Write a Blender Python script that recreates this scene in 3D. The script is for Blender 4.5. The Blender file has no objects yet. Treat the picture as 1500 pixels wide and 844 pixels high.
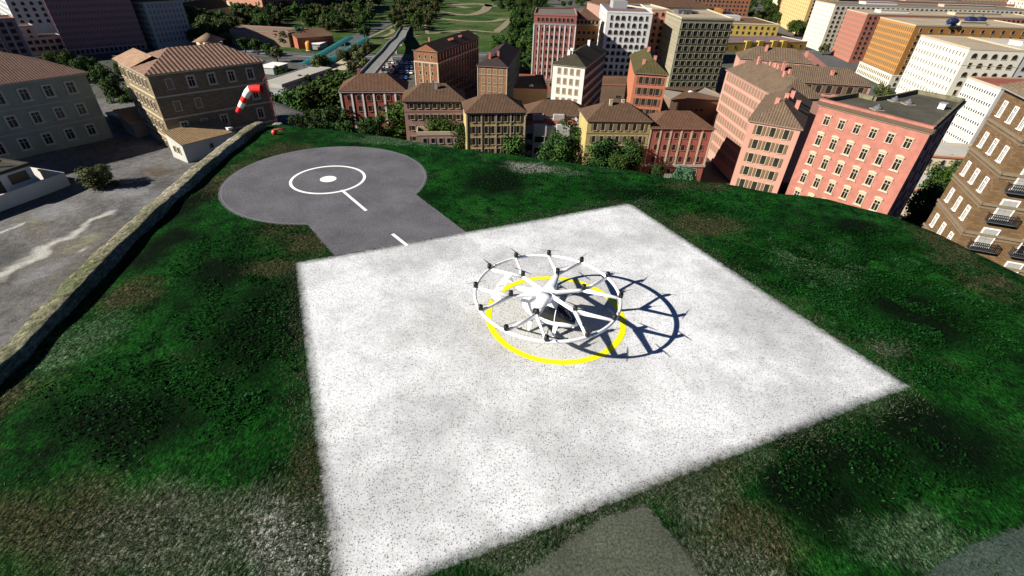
import bpy, math, random
from mathutils import Vector, Matrix, noise as mn
random.seed(7)
R = math.radians
scn = bpy.context.scene
COL = scn.collection

# ------------------------------------------------------------------ camera
F_PX, PITCH, ROLL, CAM_H = 696.59, 0.6152, 0.0393, 20.63
fwd = Vector((0, math.cos(PITCH), -math.sin(PITCH)))
rt = Vector((1, 0, 0)); up = rt.cross(fwd)
rt2 = math.cos(ROLL) * rt + math.sin(ROLL) * up
up2 = -math.sin(ROLL) * rt + math.cos(ROLL) * up
CAMP = Vector((0, 0, CAM_H))
cam = bpy.data.objects.new('camera', bpy.data.cameras.new('camera'))
COL.objects.link(cam)
cam.data.sensor_width = 36; cam.data.lens = 36 * F_PX / 1500
cam.data.clip_start = .5; cam.data.clip_end = 9000
m = Matrix((rt2, up2, -fwd)).transposed().to_4x4(); m.translation = CAMP
cam.matrix_world = m
scn.camera = cam

# ------------------------------------------------------------------ light
SUN_EL = R(28.7); to_sun = Vector((-.927 * math.cos(SUN_EL), -.374 * math.cos(SUN_EL), math.sin(SUN_EL)))
w = bpy.data.worlds.new('World'); scn.world = w; w.use_nodes = True
nt = w.node_tree; nt.nodes.clear()
sky = nt.nodes.new('ShaderNodeTexSky'); sky.sky_type = 'NISHITA'; sky.sun_disc = False
sky.air_density = .32; sky.dust_density = 0; sky.ozone_density = 8; sky.sun_elevation = SUN_EL; sky.sun_rotation = math.atan2(-.927, -.374)
bg = nt.nodes.new('ShaderNodeBackground'); bg.inputs[1].default_value = .05
out = nt.nodes.new('ShaderNodeOutputWorld')
nt.links.new(sky.outputs[0], bg.inputs[0]); nt.links.new(bg.outputs[0], out.inputs[0])
sd = bpy.data.lights.new('sun', 'SUN'); sd.energy = 5; sd.angle = R(.5); sd.color = (1, .945, .85)
so = bpy.data.objects.new('sun', sd); COL.objects.link(so); so.location = (-300, -150, 250)
so.rotation_euler = (-to_sun).to_track_quat('-Z', 'Y').to_euler()
vs = scn.view_settings
vs.view_transform = 'Standard'; vs.look = 'None'; vs.gamma = 1; vs.exposure = 1.0; vs.use_curve_mapping = False

# ------------------------------------------------------------------ helpers
class MB:
    """collects faces for ONE mesh object"""
    def __init__(s): s.v = []; s.f = []; s.m = []; s.uv = {}; s.smooth = []
    def face(s, pts, mi=0, uv=None, sm=False):
        i = len(s.v); s.v += [tuple(p) for p in pts]; s.f.append(tuple(range(i, i + len(pts)))); s.m.append(mi); s.smooth.append(sm)
        if uv: s.uv[len(s.f) - 1] = uv
    def box(s, x0, x1, y0, y1, z0, z1, mi=0, M=None):
        P = [Vector(p) for p in ((x0, y0, z0), (x1, y0, z0), (x1, y1, z0), (x0, y1, z0), (x0, y0, z1), (x1, y0, z1), (x1, y1, z1), (x0, y1, z1))]
        if M is not None: P = [M @ p for p in P]
        i = len(s.v); s.v += [tuple(p) for p in P]
        for q in ((0, 3, 2, 1), (4, 5, 6, 7), (0, 1, 5, 4), (1, 2, 6, 5), (2, 3, 7, 6), (3, 0, 4, 7)):
            s.f.append(tuple(i + k for k in q)); s.m.append(mi); s.smooth.append(False)
    def rings(s, rings, mi=0, cap=True, closed=True, sm=True):
        i = len(s.v); n = len(rings[0])
        for r in rings: s.v += [tuple(p) for p in r]
        for a in range(len(rings) - 1):
            for b in range(n if closed else n - 1):
                c = (b + 1) % n
                s.f.append((i + a * n + b, i + a * n + c, i + (a + 1) * n + c, i + (a + 1) * n + b)); s.m.append(mi); s.smooth.append(sm)
        if cap and closed:
            s.f.append(tuple(i + b for b in reversed(range(n)))); s.m.append(mi); s.smooth.append(False)
            s.f.append(tuple(i + (len(rings) - 1) * n + b for b in range(n))); s.m.append(mi); s.smooth.append(False)
    def tube(s, path, rad, n=8, mi=0, flat=1.0, cap=True):
        path = [Vector(p) for p in path]; rings = []
        for k, p in enumerate(path):
            t = (path[min(k + 1, len(path) - 1)] - path[max(k - 1, 0)]).normalized()
            a = t.cross(Vector((0, 0, 1)))
            if a.length < .01: a = Vector((1, 0, 0))
            a.normalize(); b = a.cross(t).normalized()
            r = rad[k] if isinstance(rad, (list, tuple)) else rad
            rings.append([p + a * r * math.cos(2 * math.pi * j / n) + b * r * flat * math.sin(2 * math.pi * j / n) for j in range(n)])
        s.rings(rings, mi, cap)
    def lathe(s, prof, n=12, mi=0, c=(0, 0, 0)):
        s.rings([[(c[0] + r * math.cos(2 * math.pi * j / n), c[1] + r * math.sin(2 * math.pi * j / n), c[2] + z) for j in range(n)] for r, z in prof], mi)
    def build(s, name, mats, parent=None, loc=(0, 0, 0), rz=0):
        me = bpy.data.meshes.new(name); me.from_pydata(s.v, [], s.f)
        for mt in (mats if isinstance(mats, (list, tuple)) else [mats]): me.materials.append(mt)
        me.polygons.foreach_set('material_index', s.m)
        me.polygons.foreach_set('use_smooth', s.smooth)
        if s.uv:
            ul = me.uv_layers.new(name='UVMap')
            for p in me.polygons:
                u = s.uv.get(p.index)
                if u:
                    for k, li in enumerate(p.loop_indices): ul.data[li].uv = u[k]
        me.update()
        return link(name, me, parent, loc, rz)

def link(name, data, parent=None, loc=(0, 0, 0), rz=0):
    o = bpy.data.objects.new(name, data); COL.objects.link(o)
    o.location = loc; o.rotation_euler = (0, 0, rz)
    if parent is not None: o.parent = parent
    return o
def tag(o, label, cat, group=None, kind=None):
    if label: o['label'] = label
    if cat: o['category'] = cat
    if group: o['group'] = group
    if kind: o['kind'] = kind
    return o
def structure(o): o['kind'] = 'structure'; return o
def thing(name, label, cat, loc=(0, 0, 0), rz=0, group=None):
    return tag(link(name, None, None, loc, rz), label, cat, group)

# ------------------------------------------------------------------ materials
class NT:
    def __init__(s, name):
        s.mat = bpy.data.materials.new(name); s.mat.use_nodes = True
        s.t = s.mat.node_tree; s.b = s.t.nodes['Principled BSDF']; s.o = s.t.nodes['Material Output']
    def n(s, typ, **kw):
        nd = s.t.nodes.new(typ)
        for k, v in kw.items():
            if k.startswith('i_'): nd.inputs[k[2:].replace('_', ' ')].default_value = v
            else: setattr(nd, k, v)
        return nd
    def l(s, a, b): s.t.links.new(a, b)
    def coord(s, which='Object', scale=None):
        tc = s.n('ShaderNodeTexCoord')
        if scale is None: return tc.outputs[which]
        mp = s.n('ShaderNodeMapping'); mp.inputs['Scale'].default_value = scale
        s.l(tc.outputs[which], mp.inputs[0]); return mp.outputs[0]
    def noise(s, vec, scale, detail=4, rough=.6, out='Fac'):
        nd = s.n('ShaderNodeTexNoise'); nd.inputs['Scale'].default_value = scale
        nd.inputs['Detail'].default_value = detail; nd.inputs['Roughness'].default_value = rough
        s.l(vec, nd.inputs['Vector']); return nd.outputs[out]
    def ramp(s, fac, stops, interp='LINEAR'):
        nd = s.n('ShaderNodeValToRGB'); cr = nd.color_ramp; cr.interpolation = interp
        while len(cr.elements) < len(stops): cr.elements.new(.5)
        for e, (p, c) in zip(cr.elements, stops):
            e.position = p; e.color = (c, c, c, 1) if isinstance(c, (int, float)) else (*c, 1)
        s.l(fac, nd.inputs[0]); return nd.outputs[0]
    def mix(s, fac, a, b, typ='MIX'):
        nd = s.n('ShaderNodeMix', data_type='RGBA', blend_type=typ)
        for inp, v in ((nd.inputs[0], fac), (nd.inputs[6], a), (nd.inputs[7], b)):
            if isinstance(v, (int, float)): inp.default_value = v
            elif isinstance(v, tuple): inp.default_value = (*v, 1)
            else: s.l(v, inp)
        return nd.outputs[2]
    def math(s, op, a, b=0.0, c=0.0):
        nd = s.n('ShaderNodeMath', operation=op)
        for inp, v in zip(nd.inputs, (a, b, c)):
            if isinstance(v, (int, float)): inp.default_value = v
            else: s.l(v, inp)
        return nd.outputs[0]
    def attr(s, name): return s.n('ShaderNodeAttribute', attribute_name=name).outputs
    def bump(s, h, strength=.4, dist=.05):
        b = s.n('ShaderNodeBump'); b.inputs['Strength'].default_value = strength; b.inputs['Distance'].default_value = dist
        s.l(h, b.inputs['Height']); s.l(b.outputs[0], s.b.inputs['Normal'])
    def done(s, col, rough=.8, spec=.2, metal=0):
        if isinstance(col, tuple): s.b.inputs['Base Color'].default_value = (*col, 1)
        else: s.l(col, s.b.inputs['Base Color'])
        s.b.inputs['Roughness'].default_value = rough; s.b.inputs['Specular IOR Level'].default_value = spec
        s.b.inputs['Metallic'].default_value = metal
        return s.mat
MC = {}
def sc(c, k): return tuple(min(1, x * k) for x in c)
def plain(name, col, rough=.6, spec=.3, var=.12, scale=3):
    if name in MC: return MC[name]
    k = NT(name); v = k.coord()
    f = k.noise(v, scale, 5)
    MC[name] = k.done(k.ramp(f, [(.3, sc(col, 1 - var)), (.7, sc(col, 1 + var))]), rough, spec)
    return MC[name]
def wall_mat(name, col, dirt=.3, scale=.25, kind='plaster'):
    if name in MC: return MC[name]
    k = NT(name); v = k.coord()
    big = k.noise(v, scale, 6, .65)
    stv = k.coord('Object', (1.6, 1.6, .12)); st = k.noise(stv, .5, 5, .6)     # rain streaks
    c = k.ramp(big, [(.32, sc(col, 1 - dirt)), (.6, col), (.8, sc(col, 1 + dirt * .4))])
    c = k.mix(k.ramp(st, [(.55, 0.0), (.8, dirt)]), c, sc(col, .45))
    fine = k.noise(v, 7, 3)
    c = k.mix(.35, c, k.ramp(fine, [(.3, sc(col, .8)), (.7, sc(col, 1.15))]))
    if kind == 'brick':
        sp = k.n('ShaderNodeSeparateXYZ'); k.l(v, sp.inputs[0])
        cb = k.n('ShaderNodeCombineXYZ')
        k.l(k.math('ADD', sp.outputs[0], sp.outputs[1]), cb.inputs[0]); k.l(sp.outputs[2], cb.inputs[1])
        br = k.n('ShaderNodeTexBrick'); k.l(cb.outputs[0], br.inputs[0])
        br.inputs['Scale'].default_value = 1.0; br.inputs['Brick Width'].default_value = .62; br.inputs['Row Height'].default_value = .25
        br.inputs['Mortar Size'].default_value = .025
        br.inputs['Color1'].default_value = (*sc(col, 1.25), 1); br.inputs['Color2'].default_value = (*sc(col, .6), 1); br.inputs['Mortar'].default_value = (*sc(col, .5), 1)
        c = k.mix(.6, c, br.outputs[0]); k.bump(br.outputs['Fac'], .5, -.02)
    else:
        k.bump(fine, .25, .03)
    MC[name] = k.done(c, .85, .15); return MC[name]
def roof_mat(name, col, period=.45, stripe=.6):
    if name in MC: return MC[name]
    k = NT(name); uv = k.coord('UV'); sp = k.n('ShaderNodeSeparateXYZ'); k.l(uv, sp.inputs[0])
    wv = k.math('SINE', k.math('MULTIPLY', sp.outputs[0], 2 * math.pi / period))
    wf = k.math('MULTIPLY_ADD', wv, .5, .5)
    rows = k.math('FRACT', k.math('DIVIDE', sp.outputs[1], .42))
    n1 = k.noise(uv, .35, 5, .7); n2 = k.noise(k.coord('UV', (2.2, 2.4, 1)), 1, 2)
    c = k.ramp(n1, [(.3, sc(col, .55)), (.5, col), (.72, sc(col, 1.45))])
    c = k.mix(.5, c, k.ramp(n2, [(.3, sc(col, .5)), (.7, sc(col, 1.6))]))
    c = k.mix(k.math('MULTIPLY', k.ramp(wf, [(.1, 1.0), (.45, 0.0)]), stripe), c, sc(col, .16))
    c = k.mix(k.math('MULTIPLY', k.ramp(rows, [(.0, 1.0), (.22, 0.0)]), .35), c, sc(col, .3))
    k.bump(wf, .7, .09)
    MC[name] = k.done(c, .85, .12); return MC[name]

glass = plain('window_glass', (.012, .012, .014), .25, .35, .3)
arch_dark = plain('dark_opening', (.02, .017, .013), .6, .2, .4, 1)
MT = dict(
    cream=plain('cream_trim', (.42, .35, .24)), white=plain('white_trim', (.72, .7, .66)), stone=plain('stone_trim', (.26, .23, .19)),
    olive=plain('olive_trim', (.2, .19, .12)), shut=plain('brown_shutter', (.13, .1, .055)), shutg=plain('grey_brown_shutter', (.19, .15, .1)),
    green=plain('dark_shutter', (.045, .04, .03)), dark=arch_dark, glass=glass, iron=plain('black_iron', (.015, .015, .018), .5),
    pinkc=plain('pink_chimney', (.5, .2, .15)), terr=plain('terracotta_chimney', (.33, .12, .07)), grey=plain('grey_trim', (.3, .3, .29)),
    sand=plain('sand_trim', (.42, .36, .25)), dgrey=plain('dark_grey_trim', (.09, .095, .1)), palegrey=plain('pale_grey_trim', (.36, .37, .34)), curtain=plain('curtain_glass', (.085, .083, .07), .6, .2, .3, 2), offwhite=plain('offwhite_shutter', (.3, .295, .265)), umber=plain('umber_cornice', (.09, .055, .035)), lichen=plain('lichen_trim', (.13, .12, .075), .9, .1, .4, 1), bluepane=plain('blue_grey_pane', (.07, .1, .16), .3, .4), rosetrim=plain('rose_trim', (.33, .16, .13)))

# ------------------------------------------------------------------ ground, hill, yard
PLATEAU = [(-30, -45), (-29.6, 12), (-29.4, 19.8), (-31.7, 31.1), (-33.1, 40), (-34.5, 50.6), (-35.1, 57.7), (-35.6, 64), (-33.5, 66.2), (-30.8, 65.2), (-25.8, 64.7),
           (-19.5, 63.2), (-12.2, 60.7), (-4.9, 58.4), (.2, 57.5), (5.3, 55.9), (10, 54), (14.8, 53.4), (16.9, 52.2), (23, 51.1), (29.2, 48.5), (33.7, 47.7), (37.7, 44.6),
           (39.6, 41.6), (40.4, 37.9), (41.5, 34.2), (42, 28), (45, 15), (48, -45)]
def pdist(x, y, poly):
    ins = False; best = 1e9; n = len(poly); q = None
    for i in range(n):
        ax, ay = poly[i]; bx, by = poly[(i + 1) % n]
        dx, dy = bx - ax, by - ay
        t = max(0, min(1, ((x - ax) * dx + (y - ay) * dy) / (dx * dx + dy * dy)))
        d = (x - ax - t * dx) ** 2 + (y - ay - t * dy) ** 2
        if d < best: best = d
        if (ay > y) != (by > y) and x < (bx - ax) * (y - ay) / (by - ay) + ax: ins = not ins
    d = math.sqrt(best)
    return -d if ins else d
YARD = [(-150, -40), (-28, -40), (-30, 20), (-36, 66), (-52, 116), (-75, 135), (-150, 120)]
def smooth(t): t = max(0, min(1, t)); return t * t * (3 - 2 * t)
def terrain_z(x, y):
    s = pdist(x, y, PLATEAU)
    if s < 0: 
        e = smooth((s + 4) / 4)
        return .25 * e * mn.noise((x * .25, y * .25, 0)) - .15 * e
    west = x < -28 and y < 66
    prof = (1.6 * s if west else .12 * s * s if s < 4 else 1.92 + (s - 4) * .95) + .15
    yd = pdist(x, y, YARD)
    floor = -14.5 - smooth(yd / 45) * 28
    floor += .25 * mn.noise((x * .1, y * .1, 3)) if yd < 0 else 0
    return max(floor, -prof + .5 * mn.noise((x * .2, y * .2, 1)) * min(1, s / 4))
# patches of worn ground (real bald / mossy places): x, y, rx, ry, kind (0 grey dirt, 1 white chalk, 2 brown soil, 3 deep green, 4 pale green)
SPOTS = [(1.9, 54, 3.2, 1.7, 1), (6, 53, 2.5, 1.4, 4), (-13, 10.3, 6, 2.3, 0), (-18.5, 10.2, 5, 2.2, 2), (-8.6, 10, 2.4, 2.2, 1), (-9.3, 13.2, 1.4, 2.5, 2), (-9.6, 17, 1.0, 2.2, 4),
         (-26.6, 21.7, 1.8, 2.6, 4), (-27, 26.5, 1.8, 2.2, 2), (-27.5, 17, 1.6, 2, 2), (-21, 38, 2.2, 3, 2), (-17.5, 34.8, 2.6, 2, 2), (-30, 48, 2.4, 5, 2), (-28, 56, 4, 3, 2), (-16, 24, 4, 6, 3), (-20, 16, 5, 2.6, 3),
         (8.3, 13.2, 2.4, 1.7, 0), (11.5, 15.6, 2.0, 1.6, 4), (14, 17.6, 2.2, 1.5, 0), (19, 19.3, 2.8, 1.0, 4), (14.6, 13.2, 2.6, 2.6, 3), (17.5, 15.5, 4, 2.6, 3), (23, 17, 4, 3, 3), (11, 11, 2, 2, 2),
         (25.6, 34.1, 3.5, 3, 4), (18, 41, 4, 2.2, 2), (14, 47.5, 4, 2, 3), (33, 41.5, 3.5, 2, 3), (30, 28, 4, 4, 3), (38.5, 34, 2.4, 4, 2), (39.5, 39, 2, 3, 2), (20, 50.5, 4, 1.4, 2), (-2, 49, 4, 4, 3),
         (9.5, 9.6, 2.2, 1.6, 0), (18.5, 11, 3, 1.5, 4), (-12, 27, 2.6, 4, 3), (-18.5, 30.6, 2, 1.6, 2), (-22, 30, 3, 3, 3), (13.5, 45.4, 1.2, 1, 0), (-31, 42, 1.6, 6, 3), (-29, 33, 1.8, 5, 3), (-16, 62, 7, 2, 4), (25, 24.5, 1.8, 1.3, 0), (.5, 9.9, 1.6, .8, 0), (2.6, 10.9, 1.5, .7, 0), (4.8, 11.9, 1.5, .8, 0), (7.6, 13.2, 1.6, .9, 0), (10, 14.2, 1.5, .8, 2),
         ] + [(-63.7 + .5 * math.sin(i * .7), 43 + .8 * i, .8 - .01 * i + .3 * math.sin(i * 1.3), 1.5, 1) for i in range(30)] + [(-73, 59, .6, 3, 1), (-71.6, 62, .7, 2, 4), (-60, 57, .8, 3.4, 4), (-59.2, 54, .5, 2, 1), (-71.5, 66, 3.5, 4, 0), (-66, 73, 4, 3, 0), (-73, 76, 4, 2, 4), (-66, 83, 5, 2, 2), (-60, 49, 2, 4, 0), (-68, 52, 3, 4, 3), (-76, 56, 3, 3, 0), (-58, 70, 3, 5, 0)]
def hill_mesh():
    xs = []; x = -150.0
    def axis(a, b, dense0, dense1, fine, coarse):
        r = [a]
        while r[-1] < b: r.append(r[-1] + (fine if dense0 <= r[-1] <= dense1 else coarse))
        return r
    xs = axis(-150, 150, -82, 52, .6, 3.0); ys = axis(-45, 200, -2, 76, .6, 3.0)
    V = []; A = {k: [] for k in range(5)}
    for y in ys:
        for x in xs:
            V.append((x, y, terrain_z(x, y)))
            jx = x + 1.3 * mn.noise((x * .5, y * .5, 5)); jy = y + 1.3 * mn.noise((x * .5, y * .5, 9))
            a = [0] * 5
            if -90 < x < 50 and y < 95:
                for sx, sy, rx, ry, k in SPOTS:
                    d = ((jx - sx) / rx) ** 2 + ((jy - sy) / ry) ** 2
                    if d < 4: a[k] = max(a[k], math.exp(-d * 1.1))
            for k in range(5): A[k].append(a[k])
    nx = len(xs)
    Fc = [(j * nx + i, j * nx + i + 1, (j + 1) * nx + i + 1, (j + 1) * nx + i) for j in range(len(ys) - 1) for i in range(nx - 1)]
    me = bpy.data.meshes.new('hill'); me.from_pydata(V, [], Fc)
    for k in range(5):
        at = me.attributes.new('spot%d' % k, 'FLOAT', 'POINT'); at.data.foreach_set('value', A[k])
    at = me.attributes.new('yard', 'FLOAT', 'POINT')
    at.data.foreach_set('value', [1.0 if (v[2] < -9 and v[0] < -30) else 0.0 for v in V])
    me.polygons.foreach_set('use_smooth', [True] * len(Fc))
    return me
def grass_mat():
    k = NT('hill_grass'); v = k.coord('Object')
    mp = k.n('ShaderNodeMapping'); mp.inputs['Rotation'].default_value = (0, 0, .6); mp.inputs['Scale'].default_value = (1, .42, 1); k.l(v, mp.inputs[0]); vs_ = mp.outputs[0]
    big = k.noise(v, .16, 6, .65); mid = k.noise(v, .7, 7, .75); fine = k.noise(vs_, 7.5, 6, .72); tiny = k.noise(vs_, 19, 3, .7)
    g = k.ramp(big, [(.34, (.0016, .016, .0016)), (.46, (.0035, .042, .0033)), (.6, (.008, .066, .007)), (.78, (.024, .06, .015))])
    g = k.mix(k.ramp(mid, [(.38, .95), (.54, 0.0)]), g, (.0012, .008, .0012))
    g = k.mix(k.ramp(k.noise(v, .33, 6, .7), [(.56, 0.0), (.76, .65)]), g, (.032, .048, .018))
    A = lambda i: k.attr('spot%d' % i)[2]
    def lay(c, i, col, amt, lo=.2, hi=.75):
        f = k.ramp(k.math('ADD', A(i), k.math('ADD', k.math('MULTIPLY', k.math('SUBTRACT', fine, .5), .55), k.math('MULTIPLY', k.math('SUBTRACT', mid, .5), .8))), [(lo, 0.0), (hi, amt)])
        return k.mix(f, c, col)
    g = lay(g, 3, (.0008, .0045, .0008), .95)
    g = lay(g, 4, k.ramp(fine, [(.3, (.025, .06, .02)), (.7, (.09, .15, .08))]), .75)
    g = lay(g, 2, k.ramp(fine, [(.3, (.016, .014, .006)), (.7, (.08, .068, .034))]), .85)
    g = lay(g, 0, k.ramp(fine, [(.3, (.03, .037, .02)), (.7, (.13, .135, .1))]), .75)
    g = lay(g, 1, k.ramp(fine, [(.3, (.12, .12, .1)), (.7, (.36, .36, .32))]), .8)
    yn = k.noise(k.coord('Object', (.8, .5, 1)), .12, 7, .65); yf = k.noise(v, 1.2, 6, .7); yb = k.noise(v, .05, 4, .6)
    yc = k.ramp(yn, [(.3, (.045, .047, .045)), (.42, (.1, .1, .1)), (.55, (.16, .16, .165)), (.62, (.15, .14, .12)), (.72, (.26, .26, .23))])
    yc = k.mix(k.ramp(yb, [(.4, 0.0), (.62, .6)]), yc, (.12, .105, .075))
    yc = k.mix(.2, yc, k.ramp(yf, [(.3, (.05, .05, .047)), (.7, (.22, .21, .2))]))
    for i, col, am in ((0, (.24, .24, .25), .6), (2, (.1, .07, .045), .7), (3, (.07, .072, .075), .7), (4, (.2, .2, .13), .7), (1, (.42, .42, .38), .9)): yc = lay(yc, i, col, am)
    yc = k.mix(1.0, yc, k.ramp(yf, [(.3, .75), (.7, 1.25)]), 'MULTIPLY')
    g = k.mix(1.0, g, k.ramp(fine, [(.34, .1), (.45, .55), (.55, 1.25), (.66, 2.3)]), 'MULTIPLY')
    g = k.mix(1.0, g, k.ramp(tiny, [(.3, .4), (.5, 1.0), (.7, 1.8)]), 'MULTIPLY')
    g = k.mix(k.attr('yard')[2], g, yc)
    k.bump(k.math('ADD', k.math('MULTIPLY', fine, .5), k.math('MULTIPLY', mid, .8)), .7, .3)
    return k.done(g, .95, .05)
hill = link('hill', hill_mesh()); hill.data.materials.append(grass_mat()); structure(hill)

def city_mat():
    k = NT('city_ground'); v = k.coord('Object')
    a = k.noise(v, .012, 6, .6); b = k.noise(v, .2, 5, .7)
    c = k.ramp(a, [(.35, (.035, .045, .028)), (.5, (.07, .07, .06)), (.65, (.11, .105, .095))])
    c = k.mix(.4, c, k.ramp(b, [(.3, (.03, .035, .025)), (.7, (.15, .145, .13))]))
    return k.done(c, .9, .1)
mb = MB(); mb.face([(-4500, -1500, -40), (4500, -1500, -40), (4500, 6500, -40), (-4500, 6500, -40)])
structure(mb.build('ground', city_mat()))
def meadow_mat():
    k = NT('park_grass'); v = k.coord('Object')
    a = k.noise(v, .03, 6, .65); b = k.noise(v, .35, 5, .7)
    c = k.ramp(a, [(.35, (.018, .045, .008)), (.5, (.04, .075, .018)), (.62, (.075, .09, .03)), (.75, (.13, .11, .055))])
    c = k.mix(1.0, c, k.ramp(b, [(.3, .5), (.7, 1.5)]), 'MULTIPLY')
    return k.done(c, .95, .08)
def sheet(name, pts, z, mat):
    b = MB(); b.face([(x, y, z) for x, y in pts]); return structure(b.build(name, mat))
sheet('park_meadow', [(-330, 385), (-225, 372), (-140, 352), (-60, 366), (30, 384), (60, 700), (-40, 1100), (-420, 1000)], -39.93, meadow_mat())
def strip(name, path, width, z, mat, wend=None):
    b = MB(); P = [Vector((x, y, 0)) for x, y in path]; L = []
    # resample smoothly
    Q = []
    for i in range(len(P) - 1):
        p0 = P[max(i - 1, 0)]; p1 = P[i]; p2 = P[i + 1]; p3 = P[min(i + 2, len(P) - 1)]
        for s in range(6):
            t = s / 6
            Q.append(.5 * ((2 * p1) + (-p0 + p2) * t + (2 * p0 - 5 * p1 + 4 * p2 - p3) * t * t + (-p0 + 3 * p1 - 3 * p2 + p3) * t ** 3))
    Q.append(P[-1])
    for i, p in enumerate(Q):
        t = (Q[min(i + 1, len(Q) - 1)] - Q[max(i - 1, 0)]).normalized(); n = Vector((-t.y, t.x, 0))
        wd = width if wend is None else width + (wend - width) * i / (len(Q) - 1)
        wd *= 1 + .18 * mn.noise((p.x * .08, p.y * .08, 2)) if 'path' in name else 1
        zz = z(i / (len(Q) - 1)) if callable(z) else z
        L.append((p + n * wd / 2 + Vector((0, 0, zz)), p - n * wd / 2 + Vector((0, 0, zz))))
    for a, c in zip(L, L[1:]): b.face([a[0], a[1], c[1], c[0]])
    return structure(b.build(name, mat)), L
asph = plain('asphalt', (.085, .088, .09), .9, .15, .25, .3); pale = plain('pale_path', (.2, .17, .115), .95, .1, .25, .2)
lane = plain('lane_paint', (.5, .5, .48), .8)
strip('road', [(-330, 420), (-230, 372), (-172, 345), (-130, 340), (-94, 350), (-50, 362), (-11, 377), (60, 400)], 20, -39.86, asph)
strip('lane_marking', [(-330, 420), (-230, 372), (-172, 345), (-130, 340), (-94, 350), (-50, 362), (-11, 377), (60, 400)], .8, -39.8, lane)
strip('road', [(-190, 300), (-160, 316), (-130, 335)], 9, -39.85, asph)
strip('road', [(-112, 226), (-122, 280), (-131, 330), (-133, 425), (-131, 500), (-128, 640), (-120, 800)], 11, -39.78, asph)
strip('road', [(-124, 425), (-121, 500), (-117, 640)], 3, -39.72, pale)
for P, wd in (([(-93.8, 440), (-83, 462), (-75, 468), (-60, 486), (-47, 494), (-33, 489), (-20, 486)], 6.5), ([(-110, 425), (-95, 445), (-83, 462)], 5), ([(-91, 578), (-72, 567), (-53, 561), (-32, 568), (-20, 597)], 9),
              ([(-98, 648), (-79, 624), (-59, 624), (-48, 675), (-47, 770)], 12), ([(-24, 488), (-18, 538), (-13, 599)], 7), ([(-72, 470), (-60, 478), (-40, 474)], 4.5),
              ([(-210, 540), (-205, 505), (-188, 476), (-169, 463), (-150, 462)], 5.5), ([(-123, 520), (-114, 545), (-102, 520)], 3.5), ([(-83, 468), (-92, 510), (-96, 540)], 3), ([(-115, 425), (-112, 460), (-117, 480)], 4),
              ([(-70, 700), (-95, 730), (-60, 760), (-40, 730)], 16), ([(-205, 505), (-232, 498)], 4), ([(-150, 640), (-131, 655)], 7)):
    strip('park_path', P, wd, -39.66, pale)
sheet('car_park', [(-95, 268), (-68, 270), (-64, 336), (-90, 338)], -39.87, plain('car_park_asphalt', (.11, .115, .12), .9, .15, .4, .08))
sheet('street', [(170, 250), (196, 255), (262, 440), (330, 690), (300, 690), (236, 450), (214, 420)], -39.9, asph)
sheet('street', [(-80, 140), (150, 118), (175, 250), (60, 200), (-90, 205)], -39.92, plain('dark_asphalt', (.06, .06, .06), .9, .15, .3, .2))
sheet('pavement', [(205, 352), (214, 352), (240, 440), (232, 440)], -39.84, plain('rose_pavement', (.28, .13, .11), .9, .15, .2, .3))

# ------------------------------------------------------------------ white square, apron, markings
PADQ = [Vector((-17.24, 31.48)), Vector((-6.22, 7.45)), Vector((24.24, 20.45)), Vector((11.7, 45.17))]
def pad_mesh():
    n = 60; V = []; E = []
    for j in range(n + 1):
        for i in range(n + 1):
            u, v = i / n, j / n
            p = PADQ[0].lerp(PADQ[1], u).lerp(PADQ[3].lerp(PADQ[2], u), v)
            V.append((p.x, p.y, .03)); E.append(min(min(u, 1 - u) * 27, min(v, 1 - v) * 32))
    me = bpy.data.meshes.new('concrete_square')
    me.from_pydata(V, [], [(j * (n + 1) + i, j * (n + 1) + i + 1, (j + 1) * (n + 1) + i + 1, (j + 1) * (n + 1) + i) for j in range(n) for i in range(n)])
    me.attributes.new('edge', 'FLOAT', 'POINT').data.foreach_set('value', E); return me
def pad_mat():
    k = NT('white_concrete'); v = k.coord('Object')
    big = k.noise(v, .13, 5, .6); mid = k.noise(v, .8, 5, .65)
    c = k.ramp(big, [(.34, (.36, .365, .37)), (.46, (.51, .515, .525)), (.58, (.74, .755, .77))])
    c = k.mix(.3, c, k.ramp(mid, [(.3, (.4, .4, .4)), (.6, (.72, .735, .75))]))
    # stained sandy disc where aircraft stand
    vm = k.n('ShaderNodeVectorMath', operation='DISTANCE'); k.l(v, vm.inputs[0]); vm.inputs[1].default_value = (2.0, 26, 0)
    st = k.ramp(k.math('ADD', k.math('DIVIDE', vm.outputs['Value'], 10), k.math('MULTIPLY', k.math('SUBTRACT', mid, .5), .3)), [(.4, .5), (.6, 0.0)])
    c = k.mix(st, c, (.46, .45, .39))
    for s_, lo, amt in ((8, .2, .9), (17, .24, .85), (34, .3, .5)):
        vo = k.n('ShaderNodeTexVoronoi'); vo.inputs['Scale'].default_value = s_; k.l(v, vo.inputs['Vector'])
        rnd = k.n('ShaderNodeSeparateColor'); k.l(vo.outputs['Color'], rnd.inputs[0])
        spot = k.math('MULTIPLY', k.ramp(vo.outputs['Distance'], [(lo, 1.0), (lo + .12, 0.0)]), k.math('GREATER_THAN', rnd.outputs[0], .34))
        c = k.mix(k.math('MULTIPLY', spot, amt), c, (.07, .07, .07))
    k.done(c, .9, .15)
    e = k.attr('edge')[2]; en = k.noise(v, 2.2, 6, .75); tn = k.noise(v, 25, 3, .7)
    f = k.math('ADD', e, k.math('MULTIPLY_ADD', en, .9, k.math('MULTIPLY', tn, .6)))
    al = k.ramp(k.math('MULTIPLY', f, .5), [(.36, 0.0), (.72, 1.0)])
    k.l(al, k.b.inputs['Alpha']); return k.mat
po = link('concrete_square', pad_mesh()); po.data.materials.append(pad_mat()); structure(po)

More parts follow.
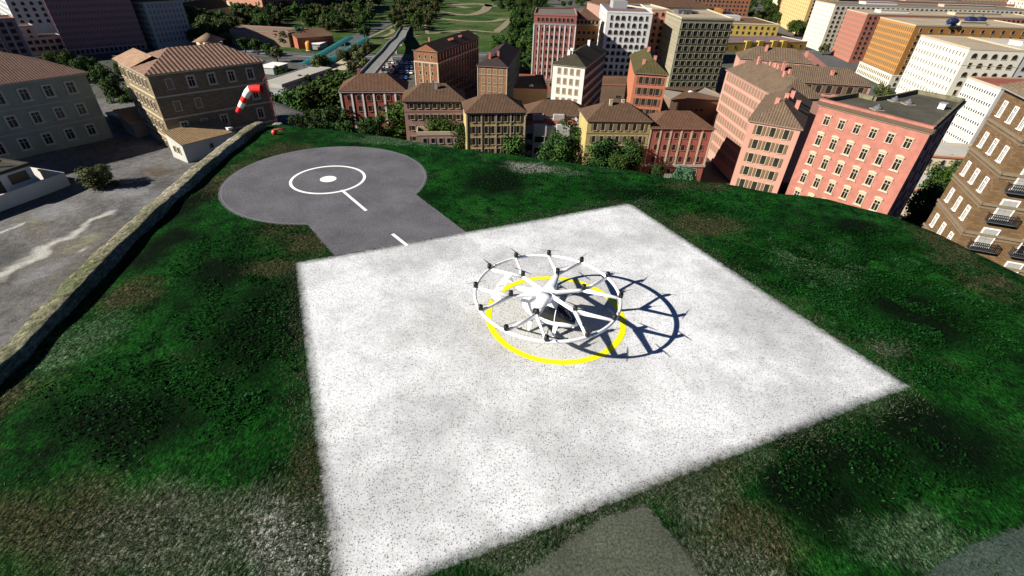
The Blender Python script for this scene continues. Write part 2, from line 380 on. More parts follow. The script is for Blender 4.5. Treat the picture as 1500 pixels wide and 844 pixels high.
def asphalt_mat(name, base, speck=.5):
    k = NT(name); v = k.coord('Object')
    a = k.noise(v, .3, 5, .6); b = k.noise(v, 9, 5, .85)
    c = k.ramp(a, [(.35, sc(base, .8)), (.65, sc(base, 1.15))]); c = k.mix(k.ramp(k.noise(v, .9, 6, .7), [(.56, 0.0), (.7, .35)]), c, sc(base, .55))
    c = k.mix(1.0, c, k.ramp(b, [(.32, .3), (.5, 1.0), (.66, 1.9)]), 'MULTIPLY')
    k.bump(b, .3, .02); k.done(c, .9, .15)
    en = k.noise(v, 3.5, 6, .75)
    k.l(k.ramp(k.math('ADD', k.math('MULTIPLY_ADD', k.attr('edge')[2], .5, .5), k.math('MULTIPLY', k.math('SUBTRACT', en, .5), 1.1)), [(.42, 0.0), (.58, 1.0)]), k.b.inputs['Alpha'])
    return k.mat
apr = asphalt_mat('apron_asphalt', (.105, .102, .112)); old = asphalt_mat('old_asphalt', (.062, .07, .05)); paint = plain('white_paint', (.82, .82, .8), .7, .3, .04, 6)
yellow = plain('yellow_paint', (.8, .72, .004), .6, .3, .04, 6)
AC = Vector((-20.24, 48.15)); AR = 10.5
def arc_pts(c, r, a0, a1, n): return [(c[0] + r * math.cos(a0 + (a1 - a0) * i / n), c[1] + r * math.sin(a0 + (a1 - a0) * i / n)) for i in range(n + 1)]
s0 = Vector((-18.53, 37.63)); s1 = Vector((-10.27, 45.12))
a1 = math.atan2(s1.y - AC.y, s1.x - AC.x); a0 = math.atan2(s0.y - AC.y, s0.x - AC.x)
outline = arc_pts(AC, AR, a1, a0 + 2 * math.pi, 90) + [(-14.55, 32.75), (-4.3, 37.55)]
def soft_sheet(name, poly, z, mat, step, width):
    """flat sheet whose rim breaks up raggedly into the grass over the given width"""
    x0, x1 = min(p[0] for p in poly) - width, max(p[0] for p in poly) + width; y0, y1 = min(p[1] for p in poly) - width, max(p[1] for p in poly) + width
    nx, ny = int((x1 - x0) / step) + 1, int((y1 - y0) / step) + 1; idx = {}; V = []; E = []; Fc = []
    D = {}
    for j in range(ny + 1):
        for i in range(nx + 1): D[i, j] = -pdist(x0 + i * step, y0 + j * step, poly) / width
    def vid(i, j):
        if (i, j) not in idx: idx[i, j] = len(V); V.append((x0 + i * step, y0 + j * step, z)); E.append(D[i, j])
        return idx[i, j]
    for j in range(ny):
        for i in range(nx):
            if max(D[i, j], D[i + 1, j], D[i, j + 1], D[i + 1, j + 1]) > -1: Fc.append((vid(i, j), vid(i + 1, j), vid(i + 1, j + 1), vid(i, j + 1)))
    me = bpy.data.meshes.new(name); me.from_pydata(V, [], Fc); me.attributes.new('edge', 'FLOAT', 'POINT').data.foreach_set('value', E); me.materials.append(mat)
    return structure(link(name, me))
soft_sheet('asphalt_apron', outline, .012, apr, .3, .22)
def ring(name, c, r0, r1, z, mat, n=96):
    b = MB()
    for i in range(n):
        t0, t1 = 2 * math.pi * i / n, 2 * math.pi * (i + 1) / n
        b.face([(c[0] + r * math.cos(t), c[1] + r * math.sin(t), z) for r, t in ((r0, t0), (r1, t0), (r1, t1), (r0, t1))])
    return structure(b.build(name, mat))
b = MB(); A_ = arc_pts(AC, AR - .3, a1 + .02, a0 + 2 * math.pi - .02, 90); B_ = arc_pts(AC, AR - .2, a1 + .02, a0 + 2 * math.pi - .02, 90)
for q in range(90): b.face([(*A_[q], .02), (*B_[q], .02), (*B_[q + 1], .02), (*A_[q + 1], .02)])
structure(b.build('apron_edge_marking', plain('grey_edge', (.15, .15, .155), .9)))
ring('ring_marking', AC, 3.62, 3.92, .02, paint)
b = MB(); b.face([(AC.x + .85 * math.cos(t * math.pi / 20), AC.y + .85 * math.sin(t * math.pi / 20), .02) for t in range(40)]); structure(b.build('dot_marking', paint))
for (x0, y0), (x1, y1) in (((-17.9, 45.4), (-14.17, 40.95)), ((-10.69, 36.65), (-9.0, 34.75))):
    d = Vector((x1 - x0, y1 - y0)).normalized(); n = Vector((-d.y, d.x)) * .15
    sheet('dash_marking', [(x0 + n.x, y0 + n.y), (x0 - n.x, y0 - n.y), (x1 - n.x, y1 - n.y), (x1 + n.x, y1 + n.y)], .045, paint)
ring('yellow_ring_marking', (3.1, 26.05), 4.45, 4.87, .045, yellow)
soft_sheet('track', [(.6, 8.9), (4.4, 11.55), (6.6, 12.3), (8.0, 9.9), (9.0, 6), (0, 6)], .02, old, .15, .45)
soft_sheet('track', [(16.9, 9.3), (20, 10.8), (24.4, 12.2), (30, 13), (30, 5), (16, 5)], .02, asphalt_mat('mossy_asphalt', (.042, .062, .05)), .2, .5)

# ------------------------------------------------------------------ stone wall on the yard side
def wall_obj():
    path = [(-28.8, 4), (-29.0, 12), (-29.3, 19.8), (-29.9, 23.2), (-31.7, 31.1), (-33.1, 40), (-34.5, 50.6), (-35.1, 57.7), (-35.5, 63.6), (-35.2, 65.4)]
    P = [Vector((x, y, 0)) for x, y in path]; Q = []
    for a, c in zip(P, P[1:]):
        n = max(2, int((c - a).length / .4)); Q += [a.lerp(c, i / n) for i in range(n)]
    Q.append(P[-1]); rings = []
    for i, p in enumerate(Q):
        t = (Q[min(i + 3, len(Q) - 1)] - Q[max(i - 3, 0)]).normalized(); n = Vector((-t.y, t.x, 0))
        h = .6 + .12 * mn.noise((p.y * .3, 0, 0)); r = []
        for a, z in ((1.4, -3.5), (1.3, -.1), (1.1, h * .5), (.75, h * .8), (.25, h * .95), (-.3, h), (-.52, h * .9), (-.64, h * .35), (-.7, -.5)):
            j = .14 * mn.noise((p.x * 1.1 + a * 3, p.y * 1.1, z * 2)) if z > -.4 else 0
            r.append(p + n * (a + j) + Vector((0, 0, z + j * .6)))
        rings.append(r)
    b = MB(); b.rings(rings, cap=True, closed=False); 
    k = NT('mossy_stone'); v = k.coord('Object'); a = k.noise(v, .13, 4, .5); f = k.noise(k.coord('Object', (1, .6, 2)), 3, 6, .75)
    c = k.ramp(a, [(.35, (.36, .32, .24)), (.5, (.26, .235, .16)), (.64, (.13, .14, .07))])
    sp = k.n('ShaderNodeSeparateXYZ'); k.l(v, sp.inputs[0])
    c = k.mix(k.ramp(k.math('DIVIDE', sp.outputs[1], 60), [(.3, .6), (.5, 0.0)]), c, (.14, .17, .08))
    c = k.mix(1.0, c, k.ramp(f, [(.32, .2), (.5, .9), (.66, 2.0)]), 'MULTIPLY'); k.bump(f, 1.0, .4)
    return tag(b.build('stone_wall', k.done(c, .95, .1)), 'low mossy stone wall along the left edge of the grass hilltop', 'wall')
wall_obj()

def at(px, py_, z):       # world point of a picture spot on the level z (used to read positions off the photograph)
    d = fwd + rt2 * ((px - 750) / F_PX) + up2 * ((422 - py_) / F_PX); t = (z - CAM_H) / d.z
    return CAMP + d * t
# ------------------------------------------------------------------ buildings
def win_shapes(style, w, h):
    """returns frame MB, pane MB, [shutter MBs] facing -y, centred"""
    f, p, sh = MB(), MB(), []
    fw = .14; D = .1
    if style == 'surround': fw = .32; D = .16
    if style == 'white': fw = .1
    if style in ('arch', 'roundarch'):
        n = 8; pts = [(-w / 2, -.045, -h / 2), (w / 2, -.045, -h / 2)]
        r = w / 2; zc = h / 2 - r
        pts += [(r * math.cos(math.pi * i / n), -.045, zc + r * math.sin(math.pi * i / n)) for i in range(n + 1)]
        p.face(pts)
        for i in range(n):
            t0, t1 = math.pi * i / n, math.pi * (i + 1) / n
            q = [(rr * math.cos(t), yy, zc + rr * math.sin(t)) for rr, t, yy in ((r, t0, -D), (r, t1, -D), (r + fw, t1, -D), (r + fw, t0, -D))]
            f.face(list(reversed(q)))
            f.face([(r * math.cos(t0), 0, zc + r * math.sin(t0)), (r * math.cos(t1), 0, zc + r * math.sin(t1)), (r * math.cos(t1), -D, zc + r * math.sin(t1)), (r * math.cos(t0), -D, zc + r * math.sin(t0))])
        f.box(-w / 2 - fw, -w / 2, -D, 0, -h / 2, zc); f.box(w / 2, w / 2 + fw, -D, 0, -h / 2, zc)
        f.box(-w / 2 - .2, w / 2 + .2, -.16, 0, -h / 2 - .16, -h / 2)
        return f, p, sh
    p.face([(-w / 2, -.035, -h / 2), (w / 2, -.035, -h / 2), (w / 2, -.035, h / 2), (-w / 2, -.035, h / 2)])
    if style == 'grid':     # deep square openings
        f.box(-w / 2 - .1, w / 2 + .1, -.3, 0, h / 2, h / 2 + .12); f.box(-w / 2 - .1, w / 2 + .1, -.3, 0, -h / 2 - .12, -h / 2)
        f.box(-w / 2 - .12, -w / 2, -.3, 0, -h / 2, h / 2); f.box(w / 2, w / 2 + .12, -.3, 0, -h / 2, h / 2)
        return f, p, sh
    for x0, x1, z0, z1 in ((-w / 2 - fw, -w / 2, -h / 2, h / 2), (w / 2, w / 2 + fw, -h / 2, h / 2), (-w / 2 - fw, w / 2 + fw, h / 2, h / 2 + fw), (-w / 2 - fw - .05, w / 2 + fw + .05, -h / 2 - fw, -h / 2)):
        f.box(x0, x1, -D - (.1 if z1 <= -h / 2 else 0), 0, z0, z1)
    if style in ('ped', 'white', 'flat', 'surround'):
        f.box(-.04, .04, -.07, 0, -h / 2, h / 2); f.box(-w / 2, w / 2, -.066, 0, h * .17, h * .17 + .07)
    if style == 'flat': f.box(-w / 2 - fw - .12, w / 2 + fw + .12, -.2, 0, h / 2 + fw, h / 2 + fw + .16)
    if style == 'ped':
        z = h / 2 + fw
        f.box(-w / 2 - .25, w / 2 + .25, -.28, 0, z + .22, z + .36)
        n = 8; pr = [(-w / 2 - .26, z + .36)] + [((w / 2 + .26) * math.cos(math.pi * (1 - i / n)), z + .36 + .3 * math.sin(math.pi * i / n)) for i in range(1, n)] + [(w / 2 + .26, z + .36)]
        for (xa, za), (xb, zb) in zip(pr, pr[1:]): f.box(min(xa, xb), max(xa, xb), -.2, 0, z + .36, max(.38 + z, (za + zb) / 2))
        f.box(-w / 2 - fw, w / 2 + fw, -.08, 0, z, z + .22)
        f.box(-w / 2 - .34, w / 2 + .34, -.24, 0, -h / 2 - .32, -h / 2 - fw)
    if style in ('shut', 'shutclosed'):
        for s in (-1, 1):
            b = MB(); sw = w / 2 if style == 'shutclosed' else w * .52
            x0 = (s * sw / 2 - sw / 2 + .01) if style == 'shutclosed' else (w / 2 + fw + .02 if s > 0 else -w / 2 - fw - .02 - sw)
            y0 = -.09 if style == 'shutclosed' else -.12
            b.box(x0, x0 + sw - .02, y0, y0 + .05, -h / 2, h / 2)
            for q in range(1, 4): b.box(x0 + .06, x0 + sw - .08, y0 - .025, y0, -h / 2 + h * q / 4 - .07, -h / 2 + h * q / 4 + .07)
            sh.append(b)
    return f, p, sh
WC = {}
def get_win(style, w, h, fm, pm, sm, near):
    key = (style, round(w, 2), round(h, 2), fm, pm, sm, near)
    if key in WC: return WC[key]
    f, p, sh = win_shapes(style, w, h)
    def mesh(mb, name, mats):
        me = bpy.data.meshes.new(name); me.from_pydata(mb.v, [], mb.f)
        for a in mats: me.materials.append(a)
        me.polygons.foreach_set('material_index', mb.m); me.update(); return me
    if near:
        r = [mesh(f, 'window', [MT[fm]]), mesh(p, 'pane', [MT[pm]])] + [mesh(s, 'shutter', [MT[sm]]) for s in sh]
    else:
        for src, mi in [(p, 1)] + [(s, 2) for s in sh]:
            i = len(f.v); f.v += src.v; f.f += [tuple(i + q for q in fc) for fc in src.f]; f.m += [mi] * len(src.f)
        r = [mesh(f, 'window', [MT[fm], MT[pm], MT[sm]])]
    WC[key] = r; return r

def W(cols, rows, w=1.1, h=1.7, style='plain', top=1.9, pitch=3.3, fm='cream', pm='glass', sm='shut', marg=1.2, near=False, skip=(), mixs=None, margr=None, off=0):
    return dict(cols=cols, rows=rows, w=w, h=h, style=style, top=top, pitch=pitch, fm=fm, pm=pm, sm=sm, marg=marg, near=near, skip=skip, mixs=mixs, margr=margr, off=off)
def rectpts(x, y, yaw, w, d):
    e = Vector((math.cos(R(yaw)), math.sin(R(yaw)))); n = Vector((-e.y, e.x)); a = Vector((x, y))
    return [a, a + e * w, a + e * w + n * d, a + n * d]
brng = random.Random(3)
def building(name, label, pts, zb, zt, wall, roof='flat', rmat=None, wins={}, group=None, bands=(), pil=None, rh=2.6, over=.5, inset=None, insetb=None, parapet=.7, pmat='grey',
             chim=(), chm='terr', cat='building', cornice='stone', ridge=None, extras=None, emat=None):
    pts = [Vector(p) for p in pts]; H = zt - zb; a = pts[0]
    yaw = math.atan2(pts[1].y - a.y, pts[1].x - a.x)
    root = thing(name, label, cat, (a.x, a.y, zb), yaw, group)
    M = Matrix.Rotation(-yaw, 2); L = [M @ (p - a) for p in pts]; n = len(L)
    b = MB()
    for i in range(n):
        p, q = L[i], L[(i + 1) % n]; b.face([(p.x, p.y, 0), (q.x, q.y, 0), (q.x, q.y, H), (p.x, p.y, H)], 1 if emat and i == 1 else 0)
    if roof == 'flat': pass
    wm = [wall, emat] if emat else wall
    # ----- roof
    if roof == 'flat':
        b.build('wall', wm, root)
        r = MB(); r.face([(p.x, p.y, H - .06) for p in L]); r.build('roof', rmat or MT['grey'], root)
        if parapet:
            r = MB()
            for i in range(n):
                p, q = L[i], L[(i + 1) % n]; d = (q - p); ln = d.length
                Mx = Matrix.Translation((p.x, p.y, 0)) @ Matrix.Rotation(math.atan2(d.y, d.x), 4, 'Z')
                r.box(-.12 if i % 2 == 0 else .3, ln + (.12 if i % 2 == 0 else -.3), -.12, .3, H - .25 + (.004 if i % 2 else 0), H + parapet + (.004 if i % 2 else 0), 0, Mx)
            r.build('parapet', MT[pmat], root)
    else:
        w = L[1].x; d = L[3].y; o = over
        x0, x1, y0, y1 = -o, w + o, -o, d + o
        along_x = (w >= d) if ridge is None else ridge == 'x'
        half = ((y1 - y0) if along_x else (x1 - x0)) / 2
        i0 = half if inset is None else inset; i1 = i0 if insetb is None else insetb
        lng = (x1 - x0) if along_x else (y1 - y0)
        if i0 + i1 > lng - .6: i0 = i1 = (lng - .6) / 2
        if along_x: ra, rb = Vector((x0 + i0, (y0 + y1) / 2, H + rh)), Vector((x1 - i1, (y0 + y1) / 2, H + rh))
        else: ra, rb = Vector(((x0 + x1) / 2, y0 + i0, H + rh)), Vector(((x0 + x1) / 2, y1 - i1, H + rh))
        E = [Vector((x0, y0, H)), Vector((x1, y0, H)), Vector((x1, y1, H)), Vector((x0, y1, H))]
        if along_x: fs = [[E[0], E[1], rb, ra], [E[1], E[2], rb], [E[2], E[3], ra, rb], [E[3], E[0], ra]]
        else: fs = [[E[0], E[1], ra], [E[1], E[2], rb, ra], [E[2], E[3], rb], [E[3], E[0], ra, rb]]
        if roof == 'shed':
            E[2].z += rh; E[3].z += rh; fs = [E]
            b.face([(0, 0, H), (0, d, H), (0, d, H + rh * .95)]); b.face([(w, 0, H), (w, d, H), (w, d, H + rh * .95)]); b.face([(0, d, H), (w, d, H), (w, d, H + rh * .95), (0, d, H + rh * .95)])
        r = MB()
        for k_, fc in enumerate(fs):
            if roof == 'gable' and len(fc) == 3: 
                continue
            ex = (fc[1] - fc[0]).normalized(); nrm = (fc[1] - fc[0]).cross(fc[-1] - fc[0]).normalized(); ey = nrm.cross(ex)
            r.face(fc, 0, [((p - fc[0]).dot(ex) + 7 * k_, (p - fc[0]).dot(ey)) for p in fc])
        r.face([E[3] - Vector((0, 0, .12)), E[2] - Vector((0, 0, .12)), E[1] - Vector((0, 0, .12)), E[0] - Vector((0, 0, .12))], 1)
        for i in range(4):
            p, q = E[i], E[(i + 1) % 4]; dz = Vector((0, 0, .12)); r.face([p - dz, q - dz, q, p], 1)
        if roof == 'gable':
            if along_x:
                b.face([(0, 0, H), (0, d, H), (0, d / 2, H + rh * .94)]); b.face([(w, 0, H), (w, d, H), (w, d / 2, H + rh * .94)])
            else:
                b.face([(0, 0, H), (w, 0, H), (w / 2, 0, H + rh * .94)]); b.face([(0, d, H), (w, d, H), (w / 2, d, H + rh * .94)])
        b.build('wall', wm, root)
        ro = r.build('roof', [rmat, MT[cornice]], root)
        for cx, cy, cz in chim:
            c = MB(); c.box(cx - .45, cx + .45, cy - .35, cy + .35, H + .4, H + cz - .3); c.box(cx - .52, cx + .52, cy - .42, cy + .42, H + cz - .3, H + cz - .15)
            c.build('chimney', MT[chm], ro)
    # ----- bands: (depth below top, height, proj, mat)
    for zt_, hh, pr, mt in bands:
        c = MB()
        for i in wins:
            p, q = L[i], L[(i + 1) % n]; d = q - p
            Mx = Matrix.Translation((p.x, p.y, 0)) @ Matrix.Rotation(math.atan2(d.y, d.x), 4, 'Z')
            c.box(-pr + i * .003, d.length + pr - i * .003, -pr, .0, H - zt_ - hh, H - zt_ + i * .003, 0, Mx)
        c.build('string_course' if zt_ > .6 else 'cornice', MT[mt], root)
    # ----- windows
    jobs = []
    for i, specs in wins.items():
        p, q = L[i], L[(i + 1) % n]; d = q - p; ln = d.length; ang = math.atan2(d.y, d.x)
        for s in (specs if isinstance(specs, list) else [specs]):
            if not s: continue
            mr = s['marg'] if s['margr'] is None else s['margr']
            for r_ in range(s['rows']):
                for c_ in range(s['cols']):
                    if (r_, c_) in s['skip']: continue
                    t = s['marg'] + (ln - s['marg'] - mr) * ((c_ + .5) / s['cols'])
                    z = H - s['top'] - r_ * s['pitch']
                    if z < s['h'] / 2 + .3: continue
                    u = p + d.normalized() * t
                    st = s['style']; ww = s['w']
                    if s['mixs'] and brng.random() < s['mixs'][1]: st, ww = s['mixs'][0], s['w'] * s['mixs'][2]
                    pm_ = s['pm']
                    if st == 'curtain': st, pm_ = s['style'], 'curtain'
                    P = Vector((u.x, u.y, z)); wp = Vector((a.x, a.y, zb)) + Matrix.Rotation(yaw, 4, 'Z') @ P
                    jobs.append(((wp - CAMP).length, P, ang, get_win(st, ww, s['h'], s['fm'], pm_, s['sm'], s['near'])))
    jobs.sort(key=lambda j: j[0])
    for _, P, ang, ms in jobs[:100]:
        o = link('window', ms[0], root, P, ang)
        for me in ms[1:]: link(me.name.split('.')[0], me, o)
    if jobs[100:]:
        mbx = MB(); mats = []
        for _, P, ang, ms in jobs[100:]:
            Mx = Matrix.Translation(P) @ Matrix.Rotation(ang, 4, 'Z')
            for me in ms:
                i0_ = len(mbx.v); mbx.v += [tuple(Mx @ v.co) for v in me.vertices]
                for pl in me.polygons:
                    mt = me.materials[pl.material_index]
                    if mt not in mats: mats.append(mt)
                    mbx.f.append(tuple(i0_ + k for k in pl.vertices)); mbx.m.append(mats.index(mt)); mbx.smooth.append(False)
        o = mbx.build('window_rows', mats, root); o['kind'] = 'stuff'
    if pil:     # (edge, count, width, mat, z from top start, z bottom)
        for e_, cnt, pw, mt, zt_, zb_ in pil:
            p, q = L[e_], L[(e_ + 1) % n]; d = q - p; me = None
            for k_ in range(cnt):
                u = p + d * (k_ / (cnt - 1)) * .985 + d * .0075
                if me is None:
                    c = MB(); c.box(-pw / 2, pw / 2, -.16, 0, zb_, H - zt_)
                    o = c.build('pilaster', MT[mt], root); me = o.data
                else: o = link('pilaster', me, root)
                o.location = (u.x, u.y, 0); o.rotation_euler = (0, 0, math.atan2(d.y, d.x))
    if extras: extras(root, L, H)
    return root

tile = roof_mat('brown_roof_tiles', (.115, .07, .045)); tile_r = roof_mat('red_roof_tiles', (.13, .07, .045)); tile_d = roof_mat('dark_roof_tiles', (.05, .032, .026))
tile_k = roof_mat('charcoal_roof_tiles', (.055, .05, .032)); tile_o = roof_mat('olive_roof_tiles', (.085, .072, .03)); tile_p = roof_mat('grey_brown_roof_tiles', (.15, .105, .07), .6)
tile_L = roof_mat('striped_roof_tiles', (.28, .17, .12), .8, 1.0); tile_l1 = roof_mat('worn_roof_tiles', (.19, .115, .085), .45, .15)
flat_g = wall_mat('flat_roof_grey', (.15, .14, .12), .5, .12); flat_s = wall_mat('flat_roof_sand', (.38, .31, .22), .4, .06); flat_m = wall_mat('flat_roof_mauve', (.17, .12, .13), .3, .1)
flat_r = wall_mat('flat_roof_red', (.28, .09, .06), .5, .12); flat_w = wall_mat('flat_roof_white', (.45, .43, .38), .3, .06); flat_b = wall_mat('flat_roof_brown', (.13, .075, .045), .4, .1)

# --- left group around the yard
building('palazzo', 'grey-green plastered building with three rows of framed windows at the left edge, tiled roof', rectpts(-113.3, 52.5, 60.5, 54.4, 22), -15.2, -1.6,
         wall_mat('grey_green_plaster', (.25, .28, .23), .4), 'hip', tile_l1, {0: W(14, 3, 1.15, 1.8, 'surround', 2.3, 4.1, 'palegrey', near=True, marg=1.4), 1: W(4, 3, 1.15, 1.8, 'surround', 2.3, 4.1, 'palegrey', near=True)},
         bands=((.05, .35, .35, 'grey'), (4.3, .25, .12, 'grey'), (8.4, .25, .12, 'grey')), rh=4.6, over=.6)
def l2x(root, L, H):
    r = MB()
    def roofq(fc, k):
        ex = (fc[1] - fc[0]).normalized(); nr = (fc[1] - fc[0]).cross(fc[-1] - fc[0]).normalized(); ey = nr.cross(ex)
        r.face(fc, 0, [((p - fc[0]).dot(ex) + k, (p - fc[0]).dot(ey)) for p in fc])
    x0, x1, y0, y1, hz = -.62, 6.6, 7.5, 19.5, H + 2.15
    E = [Vector((x0, y0, H + .02)), Vector((x1, y0, H + .02)), Vector((x1, y1, H + .02)), Vector((x0, y1, H + .02))]; ra = Vector((3, 4.5, hz)); rb = Vector((3, y1 - 3.8, hz))
    roofq([E[1], E[2], rb, ra], 0); roofq([E[2], E[3], rb], 5); roofq([E[3], E[0], ra, rb], 9)
    ro = r.build('wing_roof', [roof_mat('sandy_roof_tiles', (.3, .19, .125), .5, .3)], root)
    c = MB(); c.box(.02, 6, 14.95, 18.9, 0, H - .02); c.build('wing_wall', MC['grey_stone'], root)
    for z in (2.1, 6.1, 10.1):
        for y in (16, 17.9): o = link('window', get_win('plain', 1.0, 1.7, 'cream', 'glass', 'shut', False)[0], root, (.02, y, H - z), -math.pi / 2)
    c = MB(); c.box(14.2, 17.8, 9, 14, H - .3, H + 2.9); c.build('roof_turret', MT['sand'], root)
    c = MB(); c.lathe([(3.4, H + 2.9), (.05, H + 4.4)], 4, 0, (16, 11.5, 0)); c.build('turret_roof', MC['sandy_roof_tiles'], root)
building('stone_house', 'large dark stone building with striped hip roof behind the windsock', rectpts(-68.3, 92, 49.2, 21.2, 15), -15.5, .2,
         wall_mat('grey_stone', (.21, .16, .095), .45, .3, 'brick'), 'hip', tile_L,
         {0: W(5, 4, 1.0, 1.7, 'surround', 2.1, 4.0, 'sand', near=True, skip=((1, 2), (2, 3), (1, 3)), mixs=('shutclosed', .25, 1.0), sm='shutg'), 3: W(6, 4, .9, 1.6, 'plain', 2.1, 4.0, 'sand', near=True)},
         bands=((.0, .35, .4, 'sand'), (4.0, .3, .12, 'sand'), (8.0, .3, .12, 'sand'), (12.0, .3, .12, 'sand')), rh=2.9, over=.6, inset=7.5, insetb=5.5, extras=l2x)
building('cottage', 'small house with pale shed roof and blue-grey wall under the stone wall', rectpts(-63.2, 87.2, 58.2, 10.5, 5.2), -14.6, -11,
         wall_mat('cottage_render', (.42, .42, .38), .25), 'shed', roof_mat('ochre_roof_tiles', (.34, .23, .12), .4, .5), {3: W(2, 1, .7, 1.1, 'plain', 1.5, 3, 'sand', near=True), 0: W(1, 1, .6, .8, 'plain', 1.5, 3, 'grey', near=True)}, rh=1.5, over=.25, cat='house', chim=((9.9, .5, 1.0),), chm='white')
def whx(root, L, H):
    c = MB(); c.box(-8, 10.9, -2.6, -2.3, 0, 2.3); c.box(10.6, 10.9, -2.3, 6, 0, 2.304); c.build('terrace_parapet', MC['white_render'], root)
    c = MB(); c.box(-8, 10.6, -2.3, 0, 0, 1.3); c.build('terrace_floor', MT['grey'], root)
    c = MB(); c.box(2.2, 3.5, -.06, 0, 1.3, 3.6); c.build('door', MT['green'], root)
building('terrace_house', 'white rendered house with walled terrace at the left edge of the yard', rectpts(-81.6, 65.3, 76.4, 8.2, 6), -14.6, -10.2,
         wall_mat('white_render', (.62, .6, .55), .2), 'flat', MT['green'], {0: W(1, 1, 2.4, 1.2, 'plain', 1.4, 3, 'shut', 'shut', near=True, marg=4.6, margr=.8)}, parapet=.25, pmat='green', cat='house', extras=whx)
tg = thing('roof_flue', 'small white flue pipe on the roof of the white terrace house', 'flue', (-83.2, 71.6, -10.1)); c = MB(); c.lathe([(.3, 0), (.25, 1.2), (.4, 1.25), (.4, 1.5), (.1, 1.7)], 8); c.build('pipe', MT['white'], tg)
building('outbuilding', 'low brown shed with orange tiled roof between the two big yard houses', rectpts(-81.5, 100, 55, 8, 6), -15, -11.2, wall_mat('brown_render', (.26, .2, .15), .3), 'shed', roof_mat('orange_roof_tiles', (.35, .19, .09), .4), {0: W(1, 1, .6, 1.1, 'plain', 1.3, 3, 'grey', near=True)}, rh=1.4, cat='shed')
building('outbuilding', 'low flat shed with pale roof next to the grey-green building', rectpts(-88.5, 106, 60, 9, 6), -15.5, -12.3, MC['brown_render'], 'flat', flat_w, {0: W(1, 1, .8, .9, 'plain', 1.4, 3, 'grey')}, parapet=.2, cat='shed')

# --- front street row
S_ = lambda c, r, **k: W(c, r, **{**dict(w=1.15, h=1.85, style='shut', top=1.9, pitch=3.5, fm='cream', sm='shut', near=False, pm='dark'), **k})
building('row_house', 'red house with white pilasters and hip roof at the left end of the street row', rectpts(-60.1, 166.1, 9.4, 21.8, 13.1), -38.5, -19, wall_mat('brick_red_plaster', (.3, .085, .055)), 'hip', tile_r,
         {0: S_(6, 5, style='arch', w=1.3, mixs=('plain', .25, .9), fm='rosetrim', top=2.3), 1: S_(3, 5, style='plain')}, bands=((.0, .6, .35, 'white'),), pil=((0, 7, .55, 'white', .6, 0),), rh=4.2, chim=((6.2, 6.5, 5.6),), chm='terr')
building('row_house', 'dusty pink house with dark shutters next to the red house with pilasters', rectpts(-36.8, 156.6, 8.8, 19.6, 12), -38.5, -19, wall_mat('dusty_pink_plaster', (.33, .2, .175)), 'hip', tile,
         {0: S_(7, 5, sm='green', h=1.5, w=1.2, top=1.6), 1: S_(3, 5, sm='green')}, bands=((.0, .4, .3, 'grey'), (3.2, .2, .1, 'rosetrim')), rh=4.0, chim=((10.5, 4, 4.8),), chm='grey')
building('row_house', 'pale yellow house with tall dark windows beside the red roof terrace', rectpts(-15.8, 146.1, 10.4, 18.2, 12), -38.5, -19, wall_mat('straw_plaster', (.43, .32, .13)), 'hip', tile,
         {0: S_(8, 5, sm='green', style='shut', w=1.0, h=2.2, top=1.8), 1: S_(3, 5, sm='green')}, bands=((.0, .35, .3, 'cream'),), pil=((0, 5, .4, 'cream', .4, 0),), rh=3.8)
building('row_house', 'brown roofed house directly behind the red roof terrace', rectpts(3, 163.6, 5.7, 21, 12), -38.5, -23.8, MC['straw_plaster'], 'hip', tile, {0: S_(7, 2, h=1.4)}, rh=3.6)
def terx(root, L, H):
    w = L[1].x
    for x in (3.5, 9.5, 16.5):
        c = MB(); c.box(x, x + 3.6, 9, 10.6, H - .05, H + 1.7); c.build('roof_block', MC['grey_concrete'], root)
    for x in (1, 8.6, 16):
        c = MB(); c.box(x, x + 4.2, -1.6, -.13, 0, H + 1.5); c.build('bay_tower', MC['grey_concrete'], root)
        for z in (4, 7.6, 11):
            if z + 2 < H: o = link('window', get_win('grid', 3.0, 1.9, 'grey', 'dark', 'shut', False)[0], root, (x + 2.1, -1.6, H - z + 1))
building('terrace_block', 'grey concrete block with broad red roof terrace in the street row', rectpts(-3.9, 152.2, 5.5, 24.4, 11), -38.5, -25, wall_mat('grey_concrete', (.42, .41, .39), .3), 'flat', flat_r,
         {0: W(5, 3, 2.2, 1.9, 'grid', 2.6, 3.5, 'grey', 'dark')}, parapet=.8, pmat='grey', extras=terx)
building('row_house', 'olive yellow house with brown shutters, two chimneys, behind the round trees', rectpts(20.3, 142.6, 5.7, 19.1, 12), -38.5, -19, wall_mat('olive_yellow_plaster', (.4, .32, .13)), 'hip', tile,
         {0: S_(7, 5, sm='shutg', w=1.05, h=2.0, top=1.9, pitch=3.6), 1: S_(3, 5)}, bands=((.0, .35, .3, 'cream'), (3.6, .18, .1, 'olive'), (7.2, .3, .15, 'cream')), rh=3.8, chim=((7.5, 5, 4.9), (11.5, 6, 4.7)), chm='sand')
building('row_house', 'crimson house with cream pilasters at the right end of the street row', rectpts(39.6, 144.6, 4.6, 19.5, 12), -38.5, -21, wall_mat('crimson_plaster', (.31, .1, .078)), 'hip', tile_r,
         {0: [S_(6, 3, style='arch', w=1.15, h=1.8, fm='rosetrim', mixs=('shut', .3, .9), top=2.1, pitch=3.7), W(6, 1, 1.2, 2.2, 'arch', 13.6, 3, 'sand', 'dark')], 1: S_(3, 4)},
         bands=((11.2, .7, .3, 'grey'),), pil=((0, 7, .5, 'sand', .2, 6.2),), rh=3.6)
